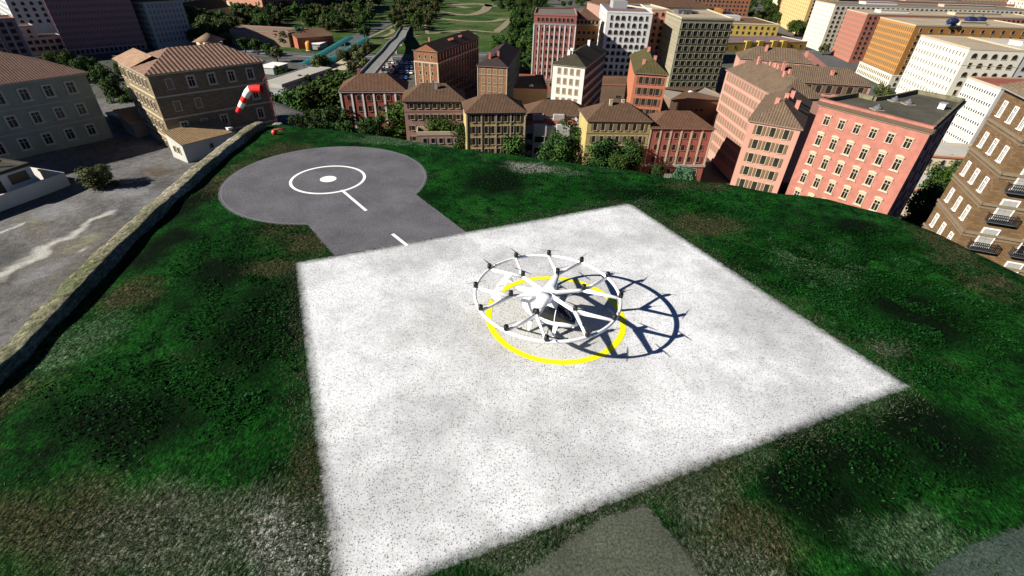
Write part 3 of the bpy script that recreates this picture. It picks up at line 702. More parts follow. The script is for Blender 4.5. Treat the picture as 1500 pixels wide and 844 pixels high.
building('pavilion', 'small low house with grey tent roof in front of the crimson house', rectpts(40.5, 133, 4, 10, 8), -38.5, -35.6, wall_mat('tan_render', (.35, .26, .16)), 'hip', roof_mat('slate_roof', (.15, .15, .14), .5), {0: W(2, 1, 1, 1.2, 'plain', 1.6, 3)}, rh=3.4, cat='house')
building('low_block', 'low rose block with flat terrace in front of the dusty pink house', rectpts(-32, 150.2, 9, 15, 5.6), -38.5, -27.6, wall_mat('rose_render', (.3, .19, .16)), 'flat', flat_r, {0: W(5, 2, 1.2, 1.6, 'plain', 2, 3.5, 'grey')}, parapet=.9, pmat='sand')

# --- towers
T_ = lambda c, r, **k: W(c, r, **{**dict(w=1.25, h=1.9, style='arch', top=2.2, pitch=3.3, fm='grey', pm='dark'), **k})
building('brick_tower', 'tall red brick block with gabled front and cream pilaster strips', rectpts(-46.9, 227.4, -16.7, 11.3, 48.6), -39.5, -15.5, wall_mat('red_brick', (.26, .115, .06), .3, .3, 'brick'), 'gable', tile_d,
         {0: T_(3, 7, w=.85, h=1.6, fm='cream', top=2.3), 1: T_(14, 7, w=2.5, h=2.7, style='grid', fm='dgrey', pm='glass')}, bands=((4.3, .6, .2, 'cream'),), pil=((0, 4, .5, 'cream', 4.7, 0), (1, 15, .5, 'dgrey', 4.7, 0)), rh=3.0, ridge='y', inset=0, emat=wall_mat('painted_shade_dark', (.075, .078, .085), .2), chim=((3, 10, 4), (8, 20, 2.6), (8, 22, 2.6), (8, 24, 2.6), (8, 32, 2.6), (8, 34, 2.6)))  # shade painted into the right side: dark slate-coloured wall
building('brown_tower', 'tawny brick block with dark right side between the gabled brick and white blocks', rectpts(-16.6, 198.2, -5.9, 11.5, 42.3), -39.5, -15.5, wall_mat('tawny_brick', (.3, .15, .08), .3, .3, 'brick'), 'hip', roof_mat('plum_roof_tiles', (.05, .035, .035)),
         {0: S_(4, 6, pitch=3.1, w=1.1, h=1.9, sm='shutg', pm='shutg', style='plain', fm='cream', top=2.0), 1: S_(14, 6, pitch=3.1, w=2.2, h=2.3, style='grid', fm='dgrey', pm='glass')}, bands=((2.9, .15, .1, 'sand'),), pil=((0, 2, .3, 'cream', 0, 0),), rh=3.4, ridge='y', chim=((4.2, 3.5, 4.4), (7, 6.5, 4.6)), emat=MC['painted_shade_dark'])  # right wall reuses the dark colour that stands in for shade
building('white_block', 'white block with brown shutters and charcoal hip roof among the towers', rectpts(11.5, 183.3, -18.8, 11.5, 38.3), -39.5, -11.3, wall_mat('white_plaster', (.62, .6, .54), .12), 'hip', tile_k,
         {0: S_(4, 8, pitch=3.3, w=1.1, h=1.9, sm='shutg', pm='shutg', style='shutclosed', fm='sand', top=1.9), 1: S_(13, 8, style='grid', w=2.2, h=1.7, pm='bluepane', fm='dgrey')}, bands=((.0, .3, .3, 'white'),), rh=3.6, ridge='y', chim=((5, 5, 5), (4.2, 4.5, 4.4), (6.5, 26, 5.2)), chm='white', emat=wall_mat('painted_shade_blue', (.24, .3, .38), .15))  # bluish shade of the right side is put into its wall colour
building('orange_block', 'salmon orange block with mossy olive roof and four columns of tall dark windows', rectpts(37.4, 168.1, -8, 10.4, 34.1), -39.5, -10.3, wall_mat('salmon_orange_plaster', (.4, .145, .08), .15), 'hip', tile_o,
         {0: S_(4, 8, pitch=3.35, w=1.15, h=2.1, sm='shut', pm='dark', style='shut', fm='rosetrim', top=2.1), 1: S_(12, 8, style='plain', pm='dark')}, bands=((.0, .3, .3, 'rosetrim'),), rh=3.8, ridge='y', chim=((2.6, 4.4, 3.6), (6.1, 6, 4.6), (5, 20, 5.2)), chm='pinkc')
def roofbox(root, L, H):
    c = MB(); c.box(8, 16, 24, 32, H - .1, H + 3.4); c.build('plant_room', MT['grey'], root)
building('white_tower', 'tall white tower with arched windows and mauve flat roof', [(43.1, 281.1), (66.9, 282.6), (70.5, 331.5), (45, 322.3)], -40, -3, wall_mat('white_grey_plaster', (.66, .65, .6), .12), 'flat', flat_m,
         {0: T_(7, 11, w=2.0, h=2.0, mixs=('plain', .3, .55), fm='grey', top=2.4), 3: T_(9, 11, w=1, h=1.6)}, bands=((27.3, .4, .2, 'grey'),), parapet=.5, pmat='white', extras=roofbox)
building('pilaster_tower', 'rose red tower with white pilaster strips beside the forest', [(5.6, 266.6), (26.6, 268.0), (28.5, 303), (7.2, 296.1)], -40, -4, wall_mat('rose_red_plaster', (.37, .13, .1), .15), 'flat', flat_g,
         {0: [T_(9, 1, w=1.2, h=1.7, fm='rosetrim', top=2), T_(8, 7, w=1.3, h=1.8, fm='rosetrim', top=6.2, pitch=3.4), T_(7, 1, w=1.2, h=2, top=32, fm='sand')]}, bands=((3.6, .8, .15, 'grey'), (29.5, .5, .15, 'grey')), pil=((0, 9, .5, 'white', 4.4, 6.8),), parapet=.6, pmat='rosetrim')
building('amber_block', 'narrow amber block with red sloped roof squeezed between rose and white towers', rectpts(27.8, 285, 8, 13, 16), -40, -7, wall_mat('amber_plaster', (.42, .19, .06), .2), 'hip', tile_r,
         {0: [W(6, 1, 1.4, 1.6, 'grid', 1.4, 3, 'cream', 'dark', marg=.3), T_(4, 7, w=1.6, h=1.6, top=6.2, fm='sand')]}, bands=((2.6, .4, .2, 'cream'),), rh=4.5, ridge='x')
building('salmon_tower', 'slim salmon tower behind and left of the olive grid tower', [(71.4, 305.1), (81, 305.9), (77, 335), (56.4, 327.9)], -40, -3, wall_mat('salmon_plaster', (.5, .23, .15), .15), 'flat', flat_w,
         {0: T_(2, 10, w=1.7, h=1.9, fm='rosetrim'), 3: T_(7, 10, w=1, h=1.7, fm='rosetrim')}, parapet=.6, pmat='sand')
def olx(root, L, H):
    c = MB(); c.box(8, 16, 22, 28, H - .1, H + 1.8); c.box(10, 12, 20, 22, H - .1, H + 1.2); c.box(17, 20, 23, 27, H - .1, H + 1.2); c.build('plant_room', MT['dgrey'], root)
building('olive_tower', 'olive grey tower with a grid of deep square windows', [(80.1, 275.7), (108.0, 280.4), (110.5, 332), (79.5, 320)], -40, -4, wall_mat('olive_grey_plaster', (.25, .235, .17), .15), 'flat', flat_s,
         {0: [W(8, 9, 2.3, 2.3, 'grid', 3.2, 3.5, 'olive', 'dark', marg=.4), W(7, 1, 1.8, 2.2, 'arch', 34.2, 3, 'olive', 'dark')], 3: W(16, 10, 1.2, 1.6, 'plain', 2.6, 3.5, 'cream', 'shutg')},
         bands=((.1, .5, .25, 'olive'), (4.6, .25, .15, 'olive'), (8.1, .25, .15, 'olive'), (11.6, .25, .15, 'olive'), (15.1, .25, .15, 'olive')), parapet=.5, pmat='cream', extras=olx)
building('low_block', 'low brown blank-walled block below the white tower', rectpts(36, 233.5, 4, 20, 17), -39.5, -28, wall_mat('umber_render', (.2, .135, .09), .3), 'flat', flat_b, {0: W(2, 1, 1, .7, 'plain', 5, 3, 'dgrey', marg=9)}, parapet=.3, pmat='terr')
building('low_block', 'low brown block with dark roof between orange block and pink complex', rectpts(64, 211.5, 8.8, 25, 21), -39.5, -28, MC['umber_render'], 'gable', flat_b, {0: W(3, 1, 1, .7, 'plain', 4.5, 3, 'dgrey', marg=9), 3: None}, rh=.8)
building('low_block', 'low tawny block in the gap left of the white block', rectpts(-4, 218, 2, 16, 30), -39.5, -28, wall_mat('tawny_render', (.27, .16, .085), .3), 'flat', flat_b, {0: W(2, 1, 1, .7, 'plain', 5, 3, 'dgrey')}, parapet=.4, pmat='terr')
for (x, y, z), nm in (((5, 224, -27.9), 'left of the white block'), ((75, 222, -27.4), 'right of the orange block')):
    g = thing('skylight', 'small white skylight on the low brown roof ' + nm, 'skylight', (x, y, z)); c = MB(); c.box(-.8, .8, -.6, .6, 0, .35); c.build('kerb', MT['grey'], g); c = MB(); c.box(-1, 1, -.8, .8, .35, .42); c.lathe([(.9, .42), (.7, .7), (.1, .8)], 10); c.build('dome', MT['white'], g)

# --- pink complex
pk = wall_mat('pale_pink_plaster', (.46, .245, .185), .12); P_ = lambda c, r, **k: S_(c, r, **{**dict(style='shutclosed', pm='shutg', sm='shutg', fm='rosetrim', w=1.25, h=2.0, pitch=3.3, top=1.8), **k})
building('pink_wing', 'long pale pink apartment wing with closed shutters and grey-brown roof', rectpts(70.7, 177.8, -88.4, 37, 13), -39.5, -10, pk, 'hip', tile_p,
         {0: P_(17, 8), 3: P_(5, 8)}, bands=((.0, .3, .35, 'rosetrim'),), rh=4.2, chim=((3, 8.5, 5), (9, 5.6, 4.8), (12, 8.2, 5), (16, 8, 5.2), (19, 7.4, 5.4), (25, 8, 5.2), (27, 5.5, 5)), chm='pinkc', inset=5)
building('pink_wing', 'pale pink corner wing with three columns of open shutters facing the hill', rectpts(54.5, 115.6, -29.7, 11.0, 30), -39.5, -10, pk, 'hip', tile_p,
         {0: P_(3, 8, style='shut', sm='shut', pm='dark', fm='cream', w=1.1, h=2.1, pitch=3.3, near=True), 1: P_(8, 8)}, bands=((.0, .3, .35, 'rosetrim'),), rh=4.0, ridge='y', chim=((4, 7.5, 4.4), (5.5, 11, 5), (8.4, 10, 4), (6.5, 15, 5)), chm='pinkc')
building('pink_wing', 'rear pink wing with grey-brown roof running off behind the long pink wing', rectpts(84.5, 203, -14, 25.5, 12), -39.5, -10, pk, 'hip', tile_p, {0: P_(6, 8, w=1.7, h=2.4), 1: P_(4, 8)}, rh=3.8, chim=((9, 4, 4.8), (24, 6, 3.4)), chm='pinkc')
building('pink_wing', 'middle pink wing with dark shuttered windows just behind the coral house', rectpts(79.5, 163.7, -6.7, 30.5, 12), -39.5, -10, pk, 'hip', tile_p, {0: P_(9, 8, w=1.6, h=2.3, style='shut', sm='shut', pm='dark'), 1: P_(4, 8)}, rh=3.8, chim=((4, 3.4, 4.8), (19, 3, 3.4)), chm='pinkc')
def sx(root, L, H):
    pass
cor = wall_mat('coral_plaster', (.36, .145, .11), .38, .7)
Wp = lambda r, **k: W(6, r, **{**dict(w=.95, h=1.75, style='ped', top=6.4, pitch=3.8, fm='cream', pm='glass', near=True, marg=.9), **k})
building('coral_house', 'coral pink corner house with hooded cream windows and dark flat roof', [(56.6, 94.3), (66.2, 78.2), (86.7, 98.9), (82, 105.7), (75, 101), (68.5, 97.5), (67, 100.7)], -39, -.6, cor, 'flat', wall_mat('flat_roof_lichen', (.085, .08, .06), .6, .3),
         {0: [W(6, 1, .95, 1.45, 'flat', 2.75, 3, 'cream', near=True, marg=.9), Wp(6)], 1: W(4, 6, .95, 1.7, 'flat', 3, 3.8, 'dgrey', near=True)}, bands=((-.3, .6, .45, 'umber'), (.3, .22, .25, 'olive')), parapet=.7, pmat='lichen')
for e_ in ((Vector((56.6, 94.3)), Vector((66.2, 78.2))),):
    d = e_[1] - e_[0]; c = MB(); c.box(-.2, d.length + .2, -.5, .32, .31, .72); o = c.build('parapet_coping', cor, bpy.data.objects['coral_house'], (0, 0, 38.4))
for (x, y, kk, lb) in ((72.5, 97.6, 0, 'left of two dark dome vents on the flat roof of the coral house'), (73.8, 95.6, 0, 'right of two dark dome vents on the flat roof of the coral house'), (64.8, 90.5, 0, 'dark vent near the front edge of the coral house roof')):
    g = thing('roof_vent', lb, 'vent', (x, y, -.6), 0, 'dark vents on the coral house roof'); c = MB(); c.lathe([(.75, 0), (.75, .35), (.55, .6), (.2, .75), (.2, .95), (.05, 1.0)], 12); c.build('cowl', MT['dgrey'], g); c = MB(); c.box(-.9, .9, -.9, .9, -.02, .12); c.build('base_plate', MT['stone'], g)
g = thing('roof_hatch', 'white boxy roof hatch near the far corner of the coral house roof', 'hatch', (78.5, 93.3, -.6), R(40)); c = MB(); c.box(-.7, .7, -.5, .5, 0, .9); c.build('box', MT['white'], g); c = MB(); c.box(-.8, .8, -.6, .6, .9, 1.0); c.build('lid', MT['grey'], g)

# --- brown stone house at the right edge
e1 = Vector((.35, .936)); c0 = Vector((53.6, 51.4)); e2 = Vector((.936, -.35))
def tx(root, L, H):
    # balconies on the right-hand face (edge 1)
    p, q = L[1], L[2]; d = (q - p).normalized(); ang = math.atan2(d.y, d.x)
    for r_ in range(5):
        for c_ in range(5):
            u = p + d * (2.3 + c_ * 4.1); z = H - 4.1 - 3.6 * r_ - 1.35
            o = link('balcony', None, root, (u.x, u.y, z), ang)
            if not hasattr(tx, 'm'):
                c = MB(); c.box(-1.35, 1.35, -.75, 0, -.08, 0); s = c.build('slab', MT['dgrey'], o)
                c = MB(); c.box(-1.35, 1.35, -.75, -.71, .88, .97); c.box(-1.35, 1.35, -.748, -.712, .0, .1); c.box(-1.35, -1.31, -.71, 0, .9, .95); c.box(1.31, 1.35, -.71, 0, .9, .95)
                for i in range(15): x = -1.33 + i * .19; c.box(x - .045, x + .045, -.745, -.715, 0, .9)
                for i in range(1, 4): 
                    for sx_ in (-1.33, 1.33): c.box(sx_ - .015, sx_ + .015, -.7 + i * .17 - .015, -.7 + i * .17 + .015, 0, .9)
                rl = c.build('railing', MT['iron'], o); tx.m = (s.data, rl.data)
            else: link('slab', tx.m[0], o); link('railing', tx.m[1], o)
building('stone_apartment_house', 'brown stone apartment house with white windows and iron balconies at the right edge', [c0 + e1 * 9.6, c0, c0 + e2 * 24, c0 + e2 * 24 + e1 * 9.6], -34, 9.7, wall_mat('brown_stone', (.17, .105, .052), .3, .4, 'brick'), 'hip', roof_mat('taupe_roof_tiles', (.2, .14, .09)),
         {0: [W(3, 7, .66, 1.6, 'white', 2.2, 3.6, 'white', near=True, marg=.6, mixs=('curtain', .55, 1.0))], 1: W(6, 7, 1.35, 2.3, 'white', 4.1, 3.6, 'white', sm='offwhite', near=True, marg=.25, margr=-.85, mixs=('shutclosed', .5, 1.0))},
         bands=((-.02, .3, .5, 'stone'),) + tuple((3.55 + 3.6 * k, .3, .16, 'shutg') for k in range(6)) + tuple((4.1 + 3.6 * k, .14, .09, 'shutg') for k in range(6)), rh=3.0, extras=tx)

# --- right-hand slabs (ends toward the street, long fronts to the right)
def slab(name, label, far, near_, yaw, length, zt, wall, left, front, rm, roofm=None, extras=None, bands=(), pmat='cream', parapet=.5):
    A = Vector(far); B = Vector(near_); d = Vector((math.cos(R(yaw)), math.sin(R(yaw)))) * length
    return building(name, label, [B, B + d, A + d, A], -40, zt, wall, 'flat', rm, {0: front, 3: left}, parapet=parapet, pmat=pmat, extras=extras, bands=bands)
cw = wall_mat('warm_white_plaster', (.6, .57, .47), .1)
slab('white_slab', 'near white slab building, narrow windows on its street end, cream front', (191.6, 260.9), (184.3, 220.6), -1, 23, -6, cw, W(15, 10, .95, 1.7, 'arch', 2.4, 3.35, 'white', 'shut', marg=.5), W(5, 10, 2.2, 1.9, 'arch', 2.4, 3.6, 'sand', 'dark', mixs=('plain', .2, .6)), flat_s, bands=((6.0, .12, .1, 'cream'),))
slab('grey_slab', 'grey slab with arched windows adjoining the near white slab at the right edge', (214, 262), (207.6, 220.6), -1, 40, -6.3, wall_mat('cool_grey_plaster', (.4, .4, .38), .12), None, W(9, 10, 2.2, 1.9, 'arch', 2.6, 3.6, 'grey', 'dark'), flat_w)
slab('orange_slab', 'orange slab building with dark blue tanks on the roof', (231.7, 358.2), (225.5, 314.7), 8, 84, -6.6, wall_mat('orange_plaster', (.4, .185, .05), .12), W(18, 8, 1.0, 1.9, 'arch', 2.3, 3.3, 'shutg', 'shut', marg=.4), W(12, 8, 2.2, 2.0, 'arch', 2.3, 3.3, 'sand', 'dark', mixs=('plain', .15, .7)), flat_s)
building('white_slab', 'white two-storey plinth block stuck below the orange slab', [Vector((224.2, 313.5)), Vector((250, 316)), Vector((250, 359)), Vector((230.9, 359))], -40, -33.0, cw, 'flat', flat_w, {0: W(4, 2, 2, 1.9, 'arch', 1.8, 3.2, 'sand', 'dark'), 3: W(18, 2, 1, 1.8, 'arch', 1.8, 3.2, 'shutg', 'shut')}, parapet=.2, pmat='white')
slab('red_slab', 'coral red slab building beyond the orange slab with a long red front', (254.9, 437.8), (248.9, 400.3), 8, 150, -8, wall_mat('coral_red_plaster', (.38, .15, .105), .15), W(16, 9, 1.0, 1.8, 'arch', 2.2, 3.3, 'rosetrim', 'shutg', marg=.4), W(36, 9, 2.2, 1.9, 'arch', 2.2, 3.3, 'rosetrim', 'dark'), flat_s)
slab('white_slab', 'farther white slab building beyond the coral red slab', (255.2, 489.7), (252, 451.6), 8, 190, -6, cw, W(15, 10, 1.0, 1.8, 'arch', 2.2, 3.3, 'white', 'shut', marg=.4), W(42, 10, 2.4, 2, 'arch', 2.2, 3.3, 'cream', 'dark'), flat_g)
slab('cream_slab', 'pale yellow slab building at the top beside the wooded hill', (306, 662), (281, 549), 8, 30, 6, wall_mat('pale_yellow_plaster', (.6, .42, .17), .12), W(14, 13, 2.2, 1.9, 'plain', 2.2, 3.3, 'cream', 'shutg', marg=.4), W(4, 13, 2.6, 2.2, 'arch', 2.2, 3.3, 'sand', 'dark'), flat_s)
building('white_slab', 'lower white slab with strips of tiny windows and red roof, behind the brown stone house', [Vector((163.4, 174.6)), Vector((197, 177)), Vector((203, 196)), Vector((166.5, 193.6))], -40, -12, wall_mat('grey_white_plaster', (.52, .5, .46), .1), 'flat', flat_r,
         {0: W(5, 8, 2.6, 1.4, 'grid', 2.4, 3.3, 'cream', 'dark'), 3: W(13, 8, .8, 1.0, 'plain', 2.4, 3.3, 'white', 'dark', marg=.3)}, parapet=.3, pmat='cream')
building('villa', 'cream villa with flat roofs and arched windows between coral and brown houses', rectpts(114, 131, -8, 24, 16), -40, -31.5, wall_mat('cream_plaster', (.55, .46, .32), .12), 'flat', flat_w,
         {0: T_(7, 2, w=1.3, h=2, fm='sand', pitch=3.6), 3: T_(5, 2, w=1, h=1.9, fm='sand', pitch=3.6)}, bands=((.0, .5, .4, 'terr'), (4, .3, .15, 'sand')), parapet=.6, pmat='sand')
building('villa', 'higher cream flat block with brown roof edge behind the cream villa', rectpts(128, 150, -6, 26, 14), -40, -27.5, MC['cream_plaster'], 'flat', flat_w, {0: T_(6, 3, w=1.2, h=1.8)}, bands=((.0, .5, .4, 'terr'),), parapet=.4, pmat='sand')
far_roofs = [('long pink slab with grey roof behind the far white slab', (300, 560), 250, 40, -8, 'coral_red_plaster', flat_g, 'rosetrim'),
             ('long rose slab with pale roof near the top right corner', (345, 690), 330, 46, -9, 'rose_red_plaster', flat_s, 'rosetrim'),
             ('white slab with row of arches at the top right edge', (520, 560), 190, 40, -4, 'warm_white_plaster', flat_w, 'cream'),
             ('cream slab along the top right edge of the photo', (560, 720), 260, 40, -3, 'pale_yellow_plaster', flat_s, 'cream'),
             ('sandy slab with red roof at the top right horizon', (420, 880), 420, 50, -10, 'cream_plaster', flat_r, 'sand'),
             ('grey-white slab furthest off at the top right', (560, 1060), 460, 60, -8, 'cool_grey_plaster', flat_w, 'grey'),
             ('amber slab right of the orange slab at the right edge', (318, 330), 90, 36, -8, 'pale_yellow_plaster', flat_s, 'cream')]
for lb, (x, y), ln, d, z, wmn, rm, fm in far_roofs:
    building('far_slab', lb, rectpts(x, y, 8, ln, d), -40, z, MC[wmn], 'flat', rm, {0: W(int(ln / 6), 4, 2.6, 2, 'arch', 2.3, 3.4, fm, 'dark'), 3: W(9, 6, 1.4, 1.8, 'plain', 2.3, 3.4, fm, 'shut')}, parapet=.6, pmat=fm)
for i, (x, y, l_, wd) in enumerate(((262, 330, 18, 8), (270, 420, 24, 6), (330, 425, 40, 7), (290, 475, 30, 8), (360, 480, 50, 6), (222, 240, 16, 6), (400, 590, 60, 9))):
    zt = (-6.6, -8, -8, -6, -6, -6.3, -8)[i]
    g = thing('rooftop_block', ('low cream stair block on the orange slab roof', 'flat cream plant block on the left of the coral red roof', 'long white plant strip on the coral red roof', 'sand coloured strip on the far white slab roof', 'long pale strip farther right on the far white slab roof', 'white plant block on the grey slab roof', 'long cream strip on the far pink slab roof')[i], 'roof block', (x, y, zt), R(8))
    c = MB(); c.box(0, l_, 0, wd, -.1, 1.6); c.build('wall', MT['cream'] if i % 2 == 0 else MT['white'], g); c = MB(); c.box(-.3, l_ + .3, -.3, wd + .3, 1.6, 1.85); c.build('roof_edge', MT['sand'], g)
bluem = plain('blue_tank_paint', (.012, .022, .07), .4, .4)
for i, (px_, pz_, lb) in enumerate(((1392, 39, 'left dark blue tank on the orange slab roof, standing apart'), (1418, 36, 'middle dark blue tank on the orange slab roof'), (1433, 36, 'right dark blue tank on the orange slab roof'))):
    x, y, _z = at(px_, pz_, -6.6)
    g = thing('water_tank', lb, 'tank', (x, y, -6.5), R(12), 'blue tanks on the orange roof')
    c = MB(); rr = []
    for a in range(9):
        t = a / 8; r = 2.6 * math.sin(math.pi * (.12 + .76 * t)) ** .5
        rr.append([(-4 + 8 * t, r * math.cos(j * math.pi / 8), 2.7 + .85 * r * math.sin(j * math.pi / 8)) for j in range(16)])
    rr = [[(x_ * .8, y_ * .8, .35 + z_ * .8) for x_, y_, z_ in r_] for r_ in rr]
    c.rings(rr); c.build('tank_body', bluem, g)
    for s in (-2, 2):
        c = MB(); c.box(s - .3, s + .3, -1.6, 1.6, 0, 1.2); c.build('cradle', MT['dgrey'], g)
    c = MB(); c.lathe([(.6, 4.7), (.6, 5.1), (.1, 5.2)], 10); c.build('hatch', bluem, g)

# --- yellow low buildings and top red-brown blocks
yl = wall_mat('mustard_plaster', (.42, .3, .07), .15)
def y1x(root, L, H):
    c = MB(); c.box(0, 55, 26, 40, H - .1, H + 4); c.build('upper_storey', MC['cool_grey_plaster'], root)
    c = MB(); c.box(-6, 42, 44, 60, H - .1, H + 8); c.build('penthouse', MC['orange_plaster'], root)
    c = MB(); c.box(8, 20, 18, 26, H - .1, H + 2.8); c.build('plant_room', bluem, root)
    c = MB(); c.box(42, 54, 52, 60, H - .1, H + 5); c.build('plant_room', bluem, root)
building('office_block', 'mustard yellow low office with stepped roofs behind the olive tower', rectpts(166, 531, 0, 84, 62), -40, -29.1, yl, 'flat', flat_b, {0: [W(14, 2, 2.2, 2.4, 'plain', 3.4, 4.6, 'olive', 'dark'), ]}, bands=((.0, .8, .3, 'sand'),), parapet=.5, pmat='sand', extras=y1x)
def y2x(root, L, H):
    for x in (34, 46, 60, 70):
        c = MB(); c.box(x, x + 5, -.8, 3, 0, H + 1.2); c.build('stair_tower', yl, root)
building('office_block', 'long low yellow building with grey flat roof in front of the mustard office', rectpts(150, 424.5, 17.8, 96, 30), -40, -33.6, yl, 'flat', flat_m, {0: W(10, 1, 2, 1.6, 'plain', 3, 4, 'olive', 'dark')}, parapet=.5, pmat='sand', extras=y2x)
rb = wall_mat('rust_plaster', (.3, .105, .06), .2)
building('rust_block', 'wide rust red block with rows of pale shutters at the top behind the olive tower', rectpts(122, 640, 2, 140, 40), -40, 8, rb, 'flat', flat_b, {0: W(30, 11, 2.4, 2.2, 'shut', 2.5, 4.0, 'rosetrim', 'dark', 'shutg')}, parapet=.5, pmat='rosetrim')
building('rust_block', 'rust roofed pink block behind the rose tower and the white tower', rectpts(50, 350, 12, 78, 30), -40, -5.5, wall_mat('grey_pink_plaster', (.33, .2, .15), .2), 'hip', tile_r, {0: W(20, 3, 2.2, 2, 'plain', 2.6, 3.5, 'sand', 'dark')}, rh=5)

# --- left far group (dark side to the camera)
building('purple_tower', 'huge dark plum tower with ten rows of paired windows at the top left', [(-274.2, 311), (-246.8, 342.8), (-268, 366), (-293.8, 333.2)], -40, 6, wall_mat('plum_plaster', (.27, .15, .16), .2), 'flat', flat_m,
         {0: [W(26, 12, .95, 2.0, 'plain', 2.6, 3.5, 'rosetrim', 'dgrey', marg=.5), W(16, 1, 1.7, 2.4, 'arch', 44, 3, 'grey', 'dark')], 3: W(16, 12, 1, 2, 'plain', 2.6, 3.5, 'rosetrim', 'dgrey')}, bands=((42.4, .4, .2, 'grey'),), parapet=.6, pmat='rosetrim')
building('green_tower', 'grey-green tower block right of the dark plum tower', rectpts(-241.6, 346.2, 66, 26, 22), -40, -13, wall_mat('sea_grey_plaster', (.3, .35, .3), .2), 'hip', tile_r,
         {0: W(9, 8, 1.4, 2.2, 'plain', 2.6, 3.3, 'palegrey', 'bluepane'), 3: W(8, 8, 1.3, 2, 'plain', 2.6, 3.3, 'grey', 'dark')}, rh=3)
building('mauve_block', 'mauve block with pale pilaster strips at the left edge below the white corner tower', rectpts(-296.5, 275.1, 50, 25, 16), -40, -18.4, wall_mat('mauve_plaster', (.24, .16, .155), .2), 'flat', flat_b,
         {0: W(6, 6, 2.2, 1.9, 'plain', 2.6, 3.3, 'dgrey', 'dark')}, pil=((0, 6, .6, 'grey', .3, 0),), parapet=.5, pmat='rosetrim')
building('grey_block', 'narrow pale grey block beside the mauve pilaster block', rectpts(-299.5, 303.5, 50, 14, 12), -40, -24.5, wall_mat('pale_grey_plaster', (.36, .37, .36), .15), 'flat', flat_b, {0: T_(3, 4, w=1.6, h=2, top=2.6)}, parapet=.4)
building('grey_block', 'low grey block with broad windows at the foot of the dark plum tower', rectpts(-297, 305, 50, 22, 14), -40, -30.7, MC['pale_grey_plaster'], 'flat', tile_d, {0: W(6, 2, 2.2, 2, 'plain', 2.2, 3.6, 'grey', 'dark')}, parapet=.3)
building('corner_tower', 'tall grey tower with round-arched windows and a lit white end at the top left corner', rectpts(-357, 374, 49, 60, 70), -40, 8, wall_mat('chalk_plaster', (.5, .5, .47), .15), 'flat', flat_w, {0: T_(12, 11, w=1.9, h=2.2, pitch=3.7), 3: T_(12, 11, w=1.9, h=2.2, pitch=3.7, fm='white')}, parapet=.5)
building('flat_store', 'long low windowless store with sandy flat roof left of the teal canopies', [(-206.8, 374.6), (-163.8, 370.8), (-155, 396), (-212, 401)], -40, -31, wall_mat('sandy_render', (.25, .19, .13), .3), 'flat', wall_mat('flat_roof_tan', (.2, .15, .11), .3, .05), {0: None}, parapet=.3, pmat='rosetrim')
building('hall', 'rust coloured lean-to hall joined to the sandy store', rectpts(-156, 366, 42, 26, 18), -40, -33, rb, 'shed', flat_b, {0: None}, rh=3)
building('glass_house', 'dark green roofed long house with a white gable at the top left', rectpts(-306, 463, 82, 84, 18), -40, -33.5, wall_mat('pale_green_render', (.4, .43, .38), .1), 'gable', roof_mat('bottle_green_roof', (.03, .045, .035), .9), {0: W(14, 1, 1.6, 1.6, 'plain', 2.6, 3, 'white', 'dark')}, rh=7, ridge='x', inset=0)
building('coral_tower', 'sunlit coral tower with striped storeys at the top edge, left of the wood', [(-320.3, 591.4), (-257.3, 539.5), (-222, 590), (-285, 640)], -40, 2, MC['coral_red_plaster'], 'flat', flat_s, {0: W(20, 11, 1.8, 1.8, 'plain', 2.4, 3.6, 'sand', 'shutg'), 1: W(12, 11, 1.8, 1.8, 'plain', 2.4, 3.6, 'rosetrim', 'dark')}, parapet=.5, pmat='cream', bands=((35, 4, .2, 'cream'),))
building('slate_tower', 'dark slate tower with a pale end at the top edge beside the wood', [(-248, 583), (-203, 622), (-240, 665), (-285, 626)], -40, 0, wall_mat('slate_plaster', (.2, .22, .25), .2), 'flat', flat_g, {0: W(16, 10, 1.6, 2, 'plain', 2.4, 3.6, 'dgrey', 'dark'), 3: W(8, 10, 1.6, 2, 'plain', 2.4, 3.6, 'cream', 'shutg')}, parapet=.5)
for i, (x, y, l_, d, z, wmn, lb) in enumerate(((-420, 470, 60, 30, -2, 'pale_grey_plaster', 'pale grey far block behind the dark plum tower'), (-370, 520, 50, 30, -20, 'sea_grey_plaster', 'grey-green far block left of the green roofed long house'), (-420, 640, 70, 30, -12, 'plum_plaster', 'plum far block at the top edge above the green roofed long house'), (-360, 640, 60, 30, -22, 'pale_grey_plaster', 'pale far block at the top edge left of the coral tower'), (-560, 620, 90, 40, -4, 'cool_grey_plaster', 'cool grey far block in the top left corner'))):
    building('far_block', lb, rectpts(x, y, 45, l_, d), -40, z, MC[wmn], 'flat', flat_g, {0: W(int(l_ / 4), 6, 1.8, 2, 'plain', 2.4, 3.6, 'grey', 'dark'), 3: W(7, 6, 1.8, 2, 'plain', 2.4, 3.6, 'grey', 'dark')}, parapet=.5)
building('annex', 'small grey house with slanted roof at the foot of the windsock mast', rectpts(-84, 150, 62, 12, 9), -38, -30, MC['pale_grey_plaster'], 'hip', roof_mat('drab_roof_tiles', (.14, .12, .09)), {0: W(4, 2, 1.2, 1.6, 'plain', 2, 3.4, 'rosetrim', 'dark')}, rh=1.6, cat='house')

